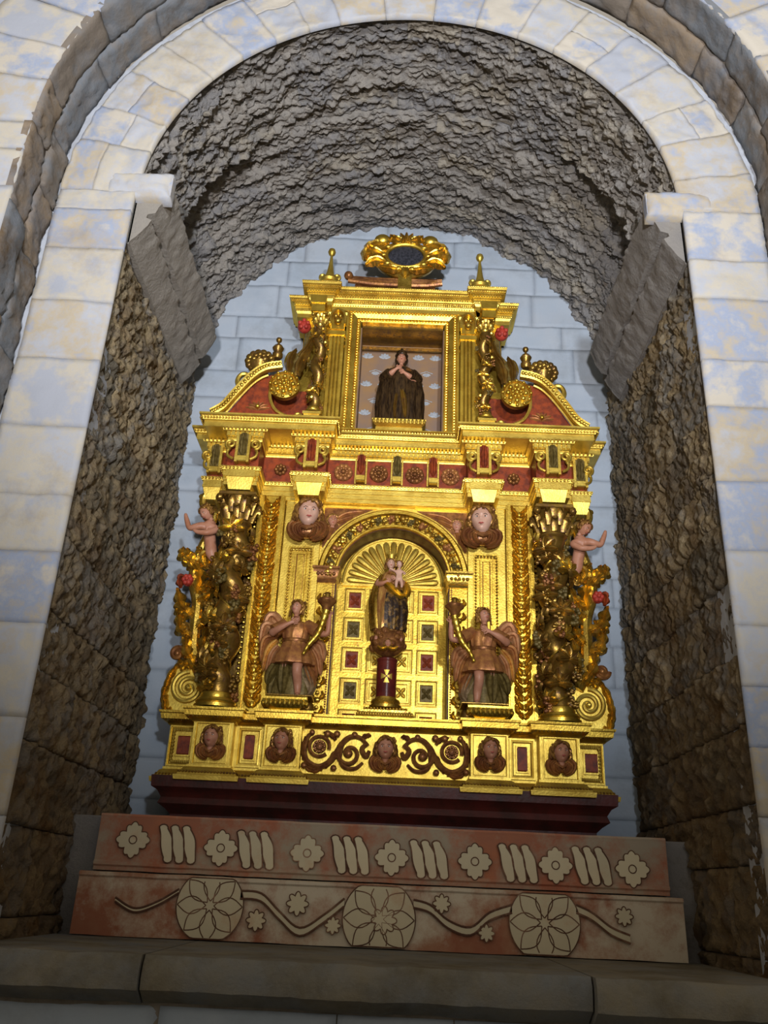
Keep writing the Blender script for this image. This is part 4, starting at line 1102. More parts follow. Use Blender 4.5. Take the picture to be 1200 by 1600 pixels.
# ---- attic storey
z0 = 4.97
mb = MB(); mb.sweep([(-.2, z0), (0, z0), (.005, 5.0), (.0, 5.005), (0, 5.02), (.012, 5.03), (.012, 5.04), (-.2, 5.04)], rpath([(.49, .10)])); 
mb.box(-.86, -.36, .26, .5, z0, 6.36); mb.box(.36, .86, .26, .5, z0, 6.36); mb.box(-.4, .4, .26, .5, 6.14, 6.36); AT = mb.build('attic_storey', GOLD, AP, False)
bead_path('beading', rpath([(.49, .10)]), .012, 5.012, .0095, GOLD2, AT)
mb = MB(); mb.box(-.38, .38, .46, .5, 5.02, 6.16); bk = mb.build('brocade_lining', BROC, AT, False)
mb = MB(); mb.box(-.375, -.352, .2, .46, 5.03, 6.16); mb.box(.352, .375, .2, .46, 5.03, 6.16); mb.build('case_side', BROC, AT, False)
mb = MB(); mb.box(-.37, .37, .2, .46, 6.10, 6.16); mb.box(-.36, .36, .40, .42, 6.02, 6.05); mb.build('case_top', GOLDD, AT, False)
rb = random.Random(2)
for r in range(7):
    for c in range(5):
        x = -.30+.15*c+(.075 if r % 2 else 0); z = 5.10+.145*r
        if abs(x) > .33: continue
        m2 = MB()
        if r % 2 == 0:
            for k in range(5):
                a = PI/2+(k-2)*.6; m2.leaf([(x, z), (x+.03*math.cos(a), z+.03*math.sin(a)), (x+.055*math.cos(a), z+.052*math.sin(a))], .014, .4595, .003, 1, .1, 6)
        else:
            for k in range(5):
                a = -PI/2+(k-2)*.55; m2.leaf([(x, z), (x+.02*math.cos(a), z+.02*math.sin(a)), (x+.042*math.cos(a), z+.036*math.sin(a))], .010, .4595, .003, 1, .1, 6)
            m2.tube(xyz(smooth2([(x-.055, z), (x-.02, z+.012), (x, z+.02), (x+.02, z+.012), (x+.055, z)], 12), .458), .004, 5)
        m2.build('woven_flower', SILK, bk).location = -wloc(bk)
# picture frame mouldings
FX0, FX1, FZ0, FZ1 = -.36, .36, 5.04, 6.14
mb = MB()
mb.sweep_xz([(0, -.03), (0, .03), (.012, .034), (.014, .02), (.032, .018), (.036, .04), (.07, .055), (.075, .035), (.105, .03), (.11, .045), (.125, .045), (.13, .0)], [(FX0, FZ0), (FX0, FZ1), (FX1, FZ1), (FX1, FZ0)], .20)
fr = mb.build('case_frame', GOLD, AT, False)
mb = MB()
for (o, y, r) in ((.023, .176, .011), (.09, .165, .011)):
    a, b, c, d = Vector((FX0-o, y, FZ0)), Vector((FX0-o, y, FZ1+o)), Vector((FX1+o, y, FZ1+o)), Vector((FX1+o, y, FZ0))
    for p, q in ((a, b), (b, c), (c, d)): mb.beads(p, q, int((q-p).length/.026), r)
mb.build('beading', GOLD, fr, kind='stuff').location = -wloc(fr)
# fluted attic pilasters with arched tops
for sx in (-1, 1):
    a, b = sorted((sx*.50, sx*.625)); mb = MB(); mb.box(a, b, .17, .27, 5.02, 6.05, .004)
    for k in range(3): x = sx*(.532+.030*k); mb.tube([(x, .168, 5.08), (x, .168, 5.98)], .009, 6)
    mb.box(a-.01, b+.01, .155, .2, 5.99, 6.03); mb.box(a-.01, b+.01, .15, .2, 5.02, 5.06)
    c = sx*.5625; q = [(c-.055*math.cos(t), 6.14+.085*math.sin(t)) for t in np.linspace(0, PI, 13)]
    mb.box(a, b, .16, .27, 6.05, 6.14); mb.build('attic_pilaster', GOLD, AT, False)
    mb = MB(); mb.sweep_xz([(0, 0), (0, .05), (.018, .05), (.022, 0)], [(c-.055, 6.08)]+q+[(c+.055, 6.08)], .17)
    mb.prism([(p[0], p[1]) for p in q], .27, .165); mb.sphere((c, .14, 6.12), .032, 9, 6); mb.sphere((c-.02, .14, 6.17), .02, 8, 5); mb.sphere((c+.02, .14, 6.17), .02, 8, 5)
    mb.build('arched_niche_head', GOLD2, AT)
    twisted(sx, .705, .12, 5.22, 6.03, .046, .022, 3.0, AT, True)
    # pedestal under the little column
    a, b = sorted((sx*.64, sx*.775)); mb = MB(); mb.box(a+.01, b-.01, .045, .3, 4.97, 5.14); mb.box(a-.006, b+.006, .03, .3, 5.125, 5.15); mb.box(a+.004, b-.004, .04, .3, 5.11, 5.128); mb.box(a-.002, b+.002, .036, .3, 4.97, 4.995)
    mb.frame(a+.03, b-.03, 5.01, 5.10, .045, [(0, 0), (0, .01), (-.01, .01), (-.01, 0)]); mb.build('attic_pedestal', GOLDP, AT, False)
# attic cornice
ap = rpath([(.60, .13), (.83, .06)])
ap2 = rpath([(.945, .17)])
for pth, za, zb, m, n in ((ap2, 6.24, 6.36, GOLDP, 'side_cornice'), (ap, 6.30, 6.44, GOLDP, 'top_cornice')):
    h = zb-za; mb = MB(); mb.sweep([(-.18, za-.06), (-.02, za-.06), (-.02, za-.02), (-.01, za), (0, za+.01), (0, za+h*.3), (.01, za+h*.33), (.01, za+h*.5), (.035, za+h*.55), (.035, za+h*.75), (.05, za+h*.8), (.055, zb-.008), (.055, zb), (-.18, zb)], pth)
    c = mb.build(n, m, AT, False)
    dent(pth, .012, za+h*.35, za+h*.5, .013, .014, .009, GOLDP, c)
    bead_path('beading', pth, .045, za+h*.66, .008, GOLD2, c); bead_path('beading', pth, .052, zb-.006, .008, GOLD2, c); bead_path('beading', pth, .0, za+.005, .008, GOLD2, c)
for sx in (-1, 1):
    a, b = sorted((sx*.66, sx*.80)); mb = MB(); mb.box(a, b, .02, .3, 6.22, 6.30, .004, 0); mb.box(a+.012, b-.012, .035, .3, 6.14, 6.22); mb.build('attic_entablature_block', GOLD, AT, False)
    # acanthus brackets with red pomegranates outside the attic
    mb = MB(); q = smooth2([LP(455, 590, .14), LP(462, 565, .14), LP(478, 545, .14), LP(480, 520, .14)], 20); q = mir(q, sx)
    mb.tube(xyz(q, .14), [.055-.028*i/19 for i in range(20)], 8)
    sb = mb.build('side_bracket', GREEN, AT)
    for p, w in ((((462, 590), (470, 565), (486, 545)), .05), (((450, 588), (452, 565), (462, 548)), .04), (((466, 560), (480, 545), (490, 520)), .035)):
        m2 = MB(); m2.leaf(mir([LP(a, b, .12) for a, b in p], sx), w, .10, .05, 3); m2.build('acanthus_leaf', GOLDD, sb).location = -wloc(sb)
    x, z = LP(474, 513, .12); m2 = MB(); m2.sphere((sx*x, .10, z), .058, 14, 9, (1, .9, 1.05))
    for k in range(5): a = -PI/2+(k-2)*.5; m2.sphere((sx*x+.035*math.sin(k*1.25), .055, z+.035*math.cos(k*1.25)), .020, 8, 5)
    m2.build('pomegranate', REDB, sb).location = -wloc(sb)

# ---- broken pediment halves
for sx in (-1, 1):
    YP = -.03
    def Q(px, py): p = LP(px, py, YP); return (p[0]*sx, p[1])
    outer = smooth2([Q(331, 651), Q(350, 640), Q(370, 618), (Q(395, 593)), Q(415, 581), Q(440, 577)], 24)
    vol = Q(443, 604)
    inner = smooth2([Q(421, 606), Q(420, 622), Q(428, 640), Q(445, 650), Q(462, 656)], 16)
    mb = MB()
    pts = [(p[0]*.995, p[1]-.03) for p in outer[1:-3]]+inner+[(Q(462, 656)[0], 4.97), (Q(331, 651)[0], 4.97)]
    mb.prism(pts, .2, YP+.02); ped = mb.build('pediment_half', RED, AP, False, label='red panelled half of the broken pediment')
    mb = MB(); sgn = 1 if sx < 0 else -1
    mb.sweep_xz([(-.012*sgn, .0), (-.012*sgn, .05), (.006*sgn, .06), (.022*sgn, .065), (.036*sgn, .075), (.040*sgn, .0)], outer, YP)
    mb.tube(xyz(inner, YP), .014, 7)
    q = spiral(Q(462, 656)[0], Q(462, 656)[1]+.035, .034, .012, -PI/2, -sx*.9, 18); mb.tube(xyz(q, YP), .013, 7)
    q = [(p[0], p[1]-.045) for p in outer[3:-4]]; mb.tube(xyz(q, YP-.01), .010, 6)
    mb.tube([(Q(345, 655)[0], YP-.01, 5.015), (Q(462, 656)[0], YP-.01, 5.015)], .011, 6)
    rk = mb.build('raking_moulding', GOLDP, ped, False); rk.location = -wloc(ped)
    m2 = MB()
    for i in range(26):
        p = outer[0] if i == 0 else smooth2(outer, 27)[i]; m2.sphere((p[0]+.0, YP-.075, p[1]+.010), .015, 7, 5, (1, .8, 1))
    m2.build('beading', GOLD, ped, kind='stuff').location = -wloc(ped)
    # leaf carving on the red panel
    m2 = MB(); c = Q(400, 638)
    for k in range(7):
        a = PI*.08+k*PI*.84/6; m2.leaf([(c[0], c[1]), (c[0]+.05*math.cos(a), c[1]+.05*math.sin(a)), (c[0]+.085*math.cos(a)*1.2, c[1]+.075*math.sin(a))], .016, YP+.02, .015, 2)
    m2.build('panel_leaf', RUST, ped).location = -wloc(ped); m2 = MB(); m2.sphere((c[0], YP, c[1]+.02), .02, 8, 6); m2.build('gold_boss', GOLD, ped).location = -wloc(ped)
    # volute with rosettes
    m2 = MB(); m2.T = Matrix.Translation((vol[0], YP-.01, vol[1])) @ Matrix.Rotation(PI/2, 4, 'X')
    m2.lathe([(.12, -.03), (.125, 0), (.125, .025), (.11, .035), (.10, .02), (.0, .02)], 28)
    for k in range(12):
        a = 2*PI*k/12; m2.sphere((.112*math.cos(a), .112*math.sin(a), .035), .015, 7, 5)
    for k in range(8):
        a = 2*PI*k/8; m2.sphere((.07*math.cos(a), .07*math.sin(a), .03), .022, 8, 6); m2.sphere((.035*math.cos(a+.4), .035*math.sin(a+.4), .035), .014, 7, 5)
    m2.sphere((0, 0, .04), .018, 8, 6); m2.T = None; m2.build('rosette_volute', GOLD, ped).location = -wloc(ped)
    # dark red shell behind the inner curve
    m2 = MB(); m2.prism([Q(412, 588), Q(484, 588), Q(486, 662), Q(405, 662)], .28, .20); m2.build('pediment_back', RED, ped, False).location = -wloc(ped)
    # ornaments standing on the slope
    Yo = .14
    def Q2(px, py): p = LP(px, py, Yo); return (p[0]*sx, p[1])
    c = Q2(405, 567); m2 = MB()
    for k in range(14):
        a = 2*PI*k/14; m2.sphere((c[0]+.085*math.cos(a)*1.15, Yo-.02, c[1]+.085*math.sin(a)), .034, 9, 6)
    for k in range(8):
        a = 2*PI*k/8; m2.sphere((c[0]+.045*math.cos(a), Yo-.06, c[1]+.045*math.sin(a)), .028, 9, 6)
    m2.sphere((c[0], Yo-.08, c[1]), .024, 9, 6); m2.lathe([(.10, -.02), (.06, -.14), (.05, -.22)], 12, (c[0], Yo, c[1]))
    fl = m2.build('flower_crest', GOLDD, ped); fl.location = -wloc(ped)
    q = [Q2(*p) for p in ((402, 622), (388, 618), (376, 610), (370, 598), (376, 588), (386, 588), (388, 598), (381, 600))]
    m2 = MB(); m2.tube(xyz(smooth2(q, 34), Yo-.02), [.030-.016*i/33 for i in range(34)], 8, 1.2); m2.build('leaf_scroll', GOLDP, ped).location = -wloc(ped)
    m2 = MB(); v = Q2(432, 553); k = 1.0
    m2.lathe([(.03, -.05), (.045, -.03), (.045, .0), (.025, .01), (.04, .03), (.05, .055), (.035, .08), (.012, .09), (.01, .115), (.022, .125), (.026, .14), (.022, .155), (.004, .165)], 14, (v[0], Yo, v[1])); m2.build('ball_finial', GOLDD, ped).location = -wloc(ped)
    q = [Q2(*p) for p in ((452, 580), (446, 566), (452, 553), (462, 556), (460, 566))]; m2 = MB(); m2.tube(xyz(smooth2(q, 22), Yo), [.026-.012*i/21 for i in range(22)], 8); m2.build('gold_curl', GOLD, ped).location = -wloc(ped)

# ---- crest: cartouche on the attic
YC = .16; cz = 6.85
mb = MB(); mb.lathe([(.0, -.02), (.30, -.02), (.30, .0), (0, .03)], 30)
V = []; 
mb = MB(); mb.T = Matrix.Translation((0, YC+.03, cz)) @ Matrix.Rotation(PI/2, 4, 'X')
mb.lathe([(.27, -.04), (.28, 0), (.25, .035), (.17, .05), (.15, .02), (0, .02)], 36, sy=.72)
mb.T = None; CT = mb.build('cartouche', GOLD2, AP)
m2 = MB(); q = [(.175*math.cos(t), cz+.128*math.sin(t)) for t in np.linspace(0, 2*PI, 41)]; m2.tube(xyz(q, YC-.02), .020, 8)
for i in range(10): a = 2*PI*i/10; m2.sphere((.2*math.cos(a), YC-.03, cz+.155*math.sin(a)), .026, 8, 6, (1.4, .8, .9))
m2.build('oval_rim', GOLD, CT).location = -wloc(CT)
m2 = MB(); m2.T = Matrix.Translation((0, YC-.005, cz)) @ Matrix.Rotation(PI/2, 4, 'X'); m2.lathe([(.165, 0), (.15, .012), (0, .016)], 32, sy=.74); m2.T = None; m2.build('dark_oval', BLACK, CT, label='black oval field of the cartouche').location = -wloc(CT)
for sx in (-1, 1):
    m2 = MB(); m2.sphere((sx*.215, YC-.02, cz+.17), .062, 14, 9, (1.2, .8, .95)); m2.build('boss', GOLD, CT).location = -wloc(CT)
    m2 = MB(); m2.leaf(mir([(.17, cz+.12), (.28, cz+.10), (.34, cz+.04), (.37, cz-.06)], sx), .085, YC, .09, 4); m2.leaf(mir([(.20, cz+.0), (.30, cz+.03), (.36, cz+.10)], sx), .06, YC-.02, .07, 3)
    m2.leaf(mir([(.18, cz-.08), (.28, cz-.07), (.36, cz-.12)], sx), .06, YC-.01, .07, 3); m2.leaf(mir([(.04, cz-.16), (.14, cz-.15), (.24, cz-.12)], sx), .04, YC-.01, .06, 3); m2.leaf(mir([(.03, cz+.15), (.10, cz+.17), (.15, cz+.22)], sx), .045, YC-.02, .07, 3)
    m2.build('leaf_scroll', GOLD2, CT).location = -wloc(CT)
m2 = MB()
for k in range(7): a = PI*(k+.5)/7; m2.leaf([(.0, cz+.14), (.06*math.cos(a), cz+.15+.05*math.sin(a)), (.13*math.cos(a), cz+.16+.11*math.sin(a))], .032, YC-.01, .05, 2)
m2.sphere((-.05, YC-.06, cz+.17), .018, 8, 6); m2.sphere((.05, YC-.06, cz+.17), .018, 8, 6); m2.build('shell_top', GOLD2, CT).location = -wloc(CT)
m2 = MB(); m2.leaf([(0, cz-.13), (0, cz-.19), (0, cz-.25)], .06, YC-.02, .05, 3); m2.box(-.06, .06, YC-.03, YC+.1, 6.44, cz-.2, .01); m2.build('cartouche_foot', GOLD2, CT).location = -wloc(CT)
for sx, L in ((-1, .50), (1, .33)):
    m2 = MB()
    for k in range(5): m2.tube([(sx*.06, YC-.01+.018*k, 6.53+.028*k), (sx*L*.6, YC+.018*k, 6.545+.026*k), (sx*(L-.04*(k % 2)), YC+.018*k, 6.57+.022*k)], .022, 7)
    if sx < 0: m2.sphere((-L, YC, 6.625), .042, 10, 7)
    m2.box(sx*.05, sx*(L-.06), YC+.02, YC+.12, 6.44, 6.56, .01); m2.build('ribbon_scroll', BROWN, CT).location = -wloc(CT)
for sx in (-1, 1):
    m2 = MB(); x = sx*.665; m2.box(x-.06, x+.06, .10, .22, 6.44, 6.53, .006)
    fi = m2.build('pinnacle', GOLDP, AP, False)
    m2 = MB(); m2.lathe([(.07, 6.53), (.085, 6.55), (.08, 6.57), (.05, 6.58), (.045, 6.60), (.03, 6.66), (.018, 6.75), (.012, 6.82), (.012, 6.84), (.028, 6.855), (.035, 6.88), (.028, 6.905), (.004, 6.915)], 16, (x, .16, 0))
    for sg in (-1, 1):
        q = spiral(x+sg*.06, 6.60, .032, .010, -PI/2, sg*.8, 16); m2.tube(xyz(q, .16), .016, 7)
    m2.build('ball_spike', GOLDP, fi).location = -wloc(fi)

# ---- brackets carrying the angels
for sx in (-1, 1):
    c = sx*.705; mb = MB(); Pth = [(c-.10, .2), (c-.10, -.02), (c+.10, -.02), (c+.10, .2)]
    mb.sweep([(-.1, 2.72), (0, 2.722), (.01, 2.735), (.0, 2.745), (.03, 2.765), (.045, 2.79), (.055, 2.81), (.055, 2.825), (-.09, 2.826)], Pth); br = mb.build('angel_bracket', GOLD, AP, False)
    m2 = MB()
    for i in range(9): m2.sphere((c-.128+.032*i, -.068, 2.785), .017, 8, 6, (.8, .8, 1.3))
    for i in range(5):
        for s2 in (-1, 1): m2.sphere((c+s2*.15, -.05+.035*i, 2.785), .017, 8, 6, (.8, .8, 1.3))
    m2.build('gadroon_row', GOLD, br, kind='stuff').location = -wloc(br)
    m2 = MB(); x = sx*.555; m2.sphere((x, .05, 2.775), .05, 10, 7); m2.build('carved_boss', GOLDD, br).location = -wloc(br)

# ================================================================ FIGURES
def fold(nf, amp, ph=0, z0=0): return lambda a, z: 1+amp*math.sin(nf*a+ph+2.2*math.sin(z*6+ph))+amp*.5*math.sin(nf*2.3*a+1.7+z*9)
def hand(J, E_, R, w, d, s, up=(0, 0, 1)):
    """adds palm and five fingers to a skeleton at wrist index w pointing along d"""
    d = Vector(d).normalized(); u = Vector(up); sd = d.cross(u).normalized(); base = Vector(J[w])
    J.append(tuple(base+d*.016*s)); E_.append((w, len(J)-1)); R.append(.011*s); p = len(J)-1; pv = Vector(J[p])
    for k in range(4):
        q = pv+sd*(k-1.5)*.0085*s+d*.010*s; J.append(tuple(q)); E_.append((p, len(J)-1)); R.append(.0045*s)
        L = (.020, .025, .023, .017)[k]*s; b = len(J)-1
        J.append(tuple(q+d*L+u*-.006*s)); E_.append((b, len(J)-1)); R.append(.0032*s)
    J.append(tuple(pv+sd*-.018*s)); E_.append((p, len(J)-1)); R.append(.0045*s); J.append(tuple(pv+sd*-.024*s+d*.014*s)); E_.append((len(J)-2, len(J)-1)); R.append(.0035*s)
def feather_wing(name, base, tips, w, mat, root):
    W = empty(name, (0, 0, 0), parent=root); W.location = (0, 0, 0); return W
def angel(sx, loc, label):
    """sx=-1: the left angel; its inner arm (towards the centre) holds up the cornucopia candlestick"""
    root = empty('angel_statue', loc, label, 'statue')
    m = -sx                                     # +1 = towards the centre for the left angel
    def X(p): return (m*p[0], p[1], p[2])
    J = [X(p) for p in [(0, 0, .34), (0, -.005, .42), (0, -.005, .50), (0, -.005, .545), (0, -.012, .60), (.085, -.01, .525), (.165, -.05, .46), (.235, -.07, .45), (.238, -.085, .56), (-.085, -.015, .52), (-.175, -.05, .44), (-.10, -.11, .475), (-.035, -.125, .505),
         (.045, -.02, .30), (.035, -.075, .19), (.045, -.02, .10), (.05, -.03, .022), (.055, -.085, .010), (-.05, .0, .30), (-.07, .01, .19), (-.085, .05, .09), (-.09, .05, .02), (-.095, .0, .012)]]
    E_ = [(0, 1), (1, 2), (2, 3), (3, 4), (2, 5), (5, 6), (6, 7), (7, 8), (2, 9), (9, 10), (10, 11), (11, 12), (0, 13), (13, 14), (14, 15), (15, 16), (16, 17), (0, 18), (18, 19), (19, 20), (20, 21), (21, 22)]
    R = [.060, .052, .058, .026, .024, .036, .030, .025, .018, .036, .030, .025, .016, .046, .036, .032, .020, .014, .046, .036, .030, .020, .014]
    hand(J, E_, R, 8, X((0, 0, 1)), 1.35, (0, -1, 0)); hand(J, E_, R, 12, X((.9, -.1, .35)), 1.35, (0, -1, 0))
    body = skin_fig('body', J, E_, R, SKIND, root, True)
    hr = (math.radians(-14), 0, math.radians(m*28))
    place(HEADD_ME, 'face', X((0, -.02, .645)), .112, (hr[0], 0, -hr[2]), root, True)
    place(HAIRL_ME, 'hair', X((0, -.02, .648)), .118, (hr[0], 0, -hr[2]), root, True)
    # tunic
    mb = MB(); mb.lathe([(.150, .235), (.152, .25), (.125, .31), (.092, .37), (.080, .405), (.092, .43), (.098, .48), (.090, .525), (.05, .55), (.035, .555)], 44, (0, -.005, 0), fold(11, .045), 1.0, .72)
    mb.build('tunic', RUST, root, True, True)
    mb = MB(); mb.lathe([(.104, .395), (.108, .405), (.104, .418)], 30, (0, -.005, 0), None, .86, .66); mb.build('belt', BROWN, root, True, True)
    # short sleeves
    for (a, b) in (((.075, -.01, .53), (.16, -.045, .47)), ((-.075, -.01, .53), (-.15, -.04, .465))):
        mb = MB(); mb.tube([X(a), tuple((Vector(X(a))+Vector(X(b)))/2), X(b)], [.042, .046, .052], 12); mb.build('sleeve', RUST, root, True, True)
    # long skirt hanging behind and beside the bare leg
    rnd = random.Random(9)
    for (pts, w, mt) in (([(-.03, .30), (-.09, .20), (-.13, .08), (-.14, .01)], .055, GREEN), ([(-.06, .29), (-.06, .16), (-.06, .02)], .055, GREEN), ([(-.02, .28), (-.01, .15), (-.005, .02)], .042, SKIRT), ([(.06, .27), (.09, .18), (.13, .09), (.10, .03)], .050, SKIRT), ([(.08, .26), (.13, .16), (.15, .06)], .038, RUST), ([(-.09, .28), (-.15, .18), (-.17, .09)], .04, GREEN)):
        mb = MB(); mb.leaf(mir(pts, m), w, .03 if pts[0][0] > -.05 else .0, .05, 0, 0); mb.build('skirt_fold', mt, root, True, True)
    mb = MB(); mb.lathe([(.15, .004), (.145, .10), (.125, .2), (.10, .3)], 40, (0, .045, 0), fold(9, .06, 1), 1.0, .42); mb.build('underskirt', GREEN, root, True, True)
    mb = MB(); mb.box(-.16, .16, -.10, .12, 0, .012, .004); mb.build('base', GOLDD, root, False, True)
    # wings
    for (side, feathers) in ((-1, [((-.10, .50), (-.19, .60), (-.235, .50), .048), ((-.12, .48), (-.225, .53), (-.25, .38), .040), ((-.13, .44), (-.22, .42), (-.235, .26), .034), ((-.13, .42), (-.19, .34), (-.215, .19), .032), ((-.12, .38), (-.165, .30), (-.185, .15), .028)]),
                             (1, [((.10, .42), (.18, .40), (.21, .28), .034), ((.10, .40), (.165, .32), (.195, .18), .032), ((.09, .38), (.14, .28), (.165, .15), .030), ((.08, .36), (.115, .26), (.14, .16), .026)])):
        wg = empty('wing', (0, 0, 0)); wg.parent = root; wg.location = X((side*.05, .05, .45))
        for k, (a, b, c, w) in enumerate(feathers):
            mb = MB(); mb.leaf(mir([a, b, c], m), w, .06-.008*k, .03, 0, 0)
            f = mb.build('feather', [PINKISH, PINKISH, RUST, GOLDW, PINKISH][k], wg, True, True); f.location = -wg.location
    return root
SKIRT = paint('faded_skirt_paint', (.34, .24, .14), (.17, .11, .05), 20, .4, metal=.3)
GOLDW = paint('gold_ochre_wing_paint', (.55, .30, .06), (.36, .15, .04), 18, .35, metal=.4)
angL = angel(-1, (-.675, -.0, 2.827), 'polychrome winged angel in a rust tunic on the left bracket with its outer wing raised')
angR = angel(1, (.665, -.0, 2.827), 'polychrome winged angel in a rust tunic on the right bracket looking away from the centre')
angL['group'] = angR['group'] = 'angels holding cornucopia candlesticks'
# cornucopia candlesticks in the angels' hands
for sx, base in ((-1, angL), (1, angR)):
    m = -sx; bx, by, bz = base.location
    c = empty('cornucopia_candlestick', (bx+m*.05, by-.10, bz+.35), 'gilt cornucopia candlestick held up by the %s angel' % ('left' if sx < 0 else 'right'), 'candlestick', 'angels\' candlesticks')
    T = -c.location
    pts = smooth2([(bx+m*.075, by-.105, bz+.29), (bx+m*.11, by-.125, bz+.355), (bx+m*.165, by-.125, bz+.43), (bx+m*.195, by-.12, bz+.52), (bx+m*.215, by-.115, bz+.61)], 34)
    mb = MB(); mb.tube(pts, [(.012+.016*i/33)*(1+.14*math.sin(i*1.6)) for i in range(34)], 12); o = mb.build('horn', GOLD, c, True)
    mb = MB(); mb.lathe([(.022, .605), (.03, .615), (.034, .635), (.05, .655), (.066, .668), (.070, .682), (.064, .694), (.04, .70)], 20, (bx+m*.216, by-.115, bz)); mb.build('cup', BROWN, c, True)
    mb = MB(); mb.lathe([(.022, .69), (.020, .73), (.026, .735), (.018, .745), (.004, .75)], 12, (bx+m*.216, by-.115, bz)); mb.build('candle_socket', GOLDD, c, True)

# ---- standing Madonna on her drum
ped = empty('statue_pedestal', (-.015, .22, 2.722), 'dark red round pedestal drum with a gold cross on a stepped gilded foot', 'pedestal')
px, py = -.015, .22
mb = MB(); P = lambda h: [(px-h, py+h*.7), (px-h, py-h*.7), (px+h, py-h*.7), (px+h, py+h*.7)]
mb.sweep([(-.05, 2.724), (0, 2.724), (.0, 2.745), (.012, 2.75), (.0, 2.78), (-.05, 2.785)], P(.195), True)
mb.sweep([(-.1, 2.78), (0, 2.78), (.0, 2.80), (-.02, 2.815), (-.04, 2.825), (-.12, 2.827)], P(.165), True); mb.build('stepped_foot', GOLD2, ped, False)
mb = MB()
for i in range(22): mb.sphere((px-.19+.018*i, py-.145, 2.765), .011, 7, 5, (.8, .8, 1.4))
for i in range(14): mb.sphere((px-.145+.0225*i, py-.118, 2.808), .009, 7, 5)
mb.build('gadroon_row', GOLD, ped, kind='stuff')
mb = MB(); mb.lathe([(.115, 2.825), (.118, 2.845), (.10, 2.855), (.108, 2.872), (.10, 2.888), (.082, 2.892), (.078, 2.905)], 28, (px, py, 0)); mb.build('ring_base', GOLD2, ped)
mb = MB(); mb.lathe([(.074, 2.90), (.074, 3.165), (.078, 3.17), (.078, 3.185), (.05, 3.20)], 32, (px, py, 0)); mb.build('drum', URN, ped)
mb = MB(); R_ = .076
for k in range(4):                       # cross pattée wrapped on the drum
    a = k*PI/2; V = []
    for t in np.linspace(0, 1, 5):
        r = .006+.036*t; w = .004+.017*t
        for s_ in (-1, -.33, .33, 1):
            u = r*math.cos(a)-s_*w*math.sin(a); v = (r*math.sin(a)+s_*w*math.cos(a))*1.1
            V.append((px+R_*math.sin(u/R_), py-R_*math.cos(u/R_), 3.05+v))
    mb.add(V, [(i*4+j, i*4+j+1, (i+1)*4+j+1, (i+1)*4+j) for i in range(4) for j in range(3)])
mb.build('gold_cross', GOLDP, ped, True, False, 'gold cross with flared arms')
vs = empty('madonna_statue', (px, py, 3.206), 'crowned Virgin statue holding the Child, standing on a cloud with cherub heads', 'statue')
mb = MB(); rnd = random.Random(4)
mb.sphere((0, 0, .105), .115, 22, 14, (1.12, .9, .95))
for i in range(26):
    a = rnd.uniform(0, 2*PI); b = rnd.uniform(-.5, 1.0); mb.sphere((.115*math.cos(a)*math.cos(b), .095*math.sin(a)*math.cos(b), .105+.10*math.sin(b)), rnd.uniform(.022, .038), 9, 6)
cl = mb.build('cloud', BROWN, vs, True, True)
for (x, z, s_) in ((.0, .075, .062), (-.085, .12, .05), (.09, .125, .05)):
    f = place(HEADD_ME, 'cherub_face', (x, -.105+abs(x)*.5, z), s_, (0, 0, x*6), cl, True); h = place(HAIR_ME, 'cherub_hair', (x, -.10+abs(x)*.5, z+.004), s_, (0, 0, x*6), cl, True)
mb = MB()
for sg in (-1, 1): mb.leaf([(0, .05), (sg*.04, .035), (sg*.075, .055)], .018, -.11, .02, 1, .1)
mb.build('cherub_wing', GOLD2, cl, True, True)
R_GOLD = paint('red_gold_robe_paint', (.30, .12, .04), (.50, .28, .07), 18, .3, metal=.45, stretch=(2, 2, .7))
mb = MB(); mb.lathe([(.105, .185), (.112, .22), (.115, .30), (.118, .40), (.108, .50), (.10, .56), (.088, .60), (.075, .63), (.04, .66), (.028, .665)], 56, (0, 0, 0), fold(10, .055, .6), 1.02, .66); mb.build('gown', R_GOLD, vs, True, True)
mb = MB(); mb.lathe([(.112, .19), (.120, .26), (.124, .36), (.112, .46), (.075, .52), (.03, .54)], 34, (.012, -.008, 0), fold(9, .05, 2.1), 1.0, .72, -PI*.62, PI*.08, False); mb.build('dark_mantle', NAVY, vs, True, True)
mb = MB(); mb.lathe([(.118, .20), (.135, .30), (.138, .42), (.124, .52), (.10, .58), (.07, .63)], 26, (-.012, .0, 0), fold(8, .05, .3), 1.0, .70, PI*.72, PI*1.30, False); mb.build('gold_mantle', GOLD2, vs, True, True)
mb = MB(); mb.leaf([(-.05, .57), (.01, .51), (.07, .455), (.11, .46)], .036, -.075, .05, 0, 0); mb.leaf([(.11, .45), (.125, .50), (.115, .57)], .034, -.05, .05, 0, 0); mb.build('gold_drape', GOLD, vs, True, True)
mb = MB(); mb.lathe([(.09, .52), (.088, .57), (.07, .615), (.035, .65)], 26, (0, -.005, 0), None, 1, .75); mb.build('bodice', PINKISH, vs, True, True)
J = [(0, 0, .60), (0, 0, .64), (0, -.005, .69), (-.07, 0, .61), (-.10, -.03, .545), (-.06, -.085, .54), (-.035, -.10, .55), (.07, 0, .61), (.10, -.04, .55), (.07, -.10, .56), (.045, -.115, .57)]
E_ = [(0, 1), (1, 2), (0, 3), (3, 4), (4, 5), (5, 6), (0, 7), (7, 8), (8, 9), (9, 10)]; R = [.045, .022, .020, .030, .026, .019, .012, .030, .026, .019, .012]
hand(J, E_, R, 6, (.9, -.2, .3), .95, (0, -1, 0)); hand(J, E_, R, 10, (-.9, -.2, .3), .95, (0, -1, 0)); skin_fig('arms_and_neck', J, E_, R, SKIND, vs, True)
place(HEAD_ME, 'face', (-.002, -.012, .722), .085, (math.radians(-4), 0, math.radians(6)), vs, True)
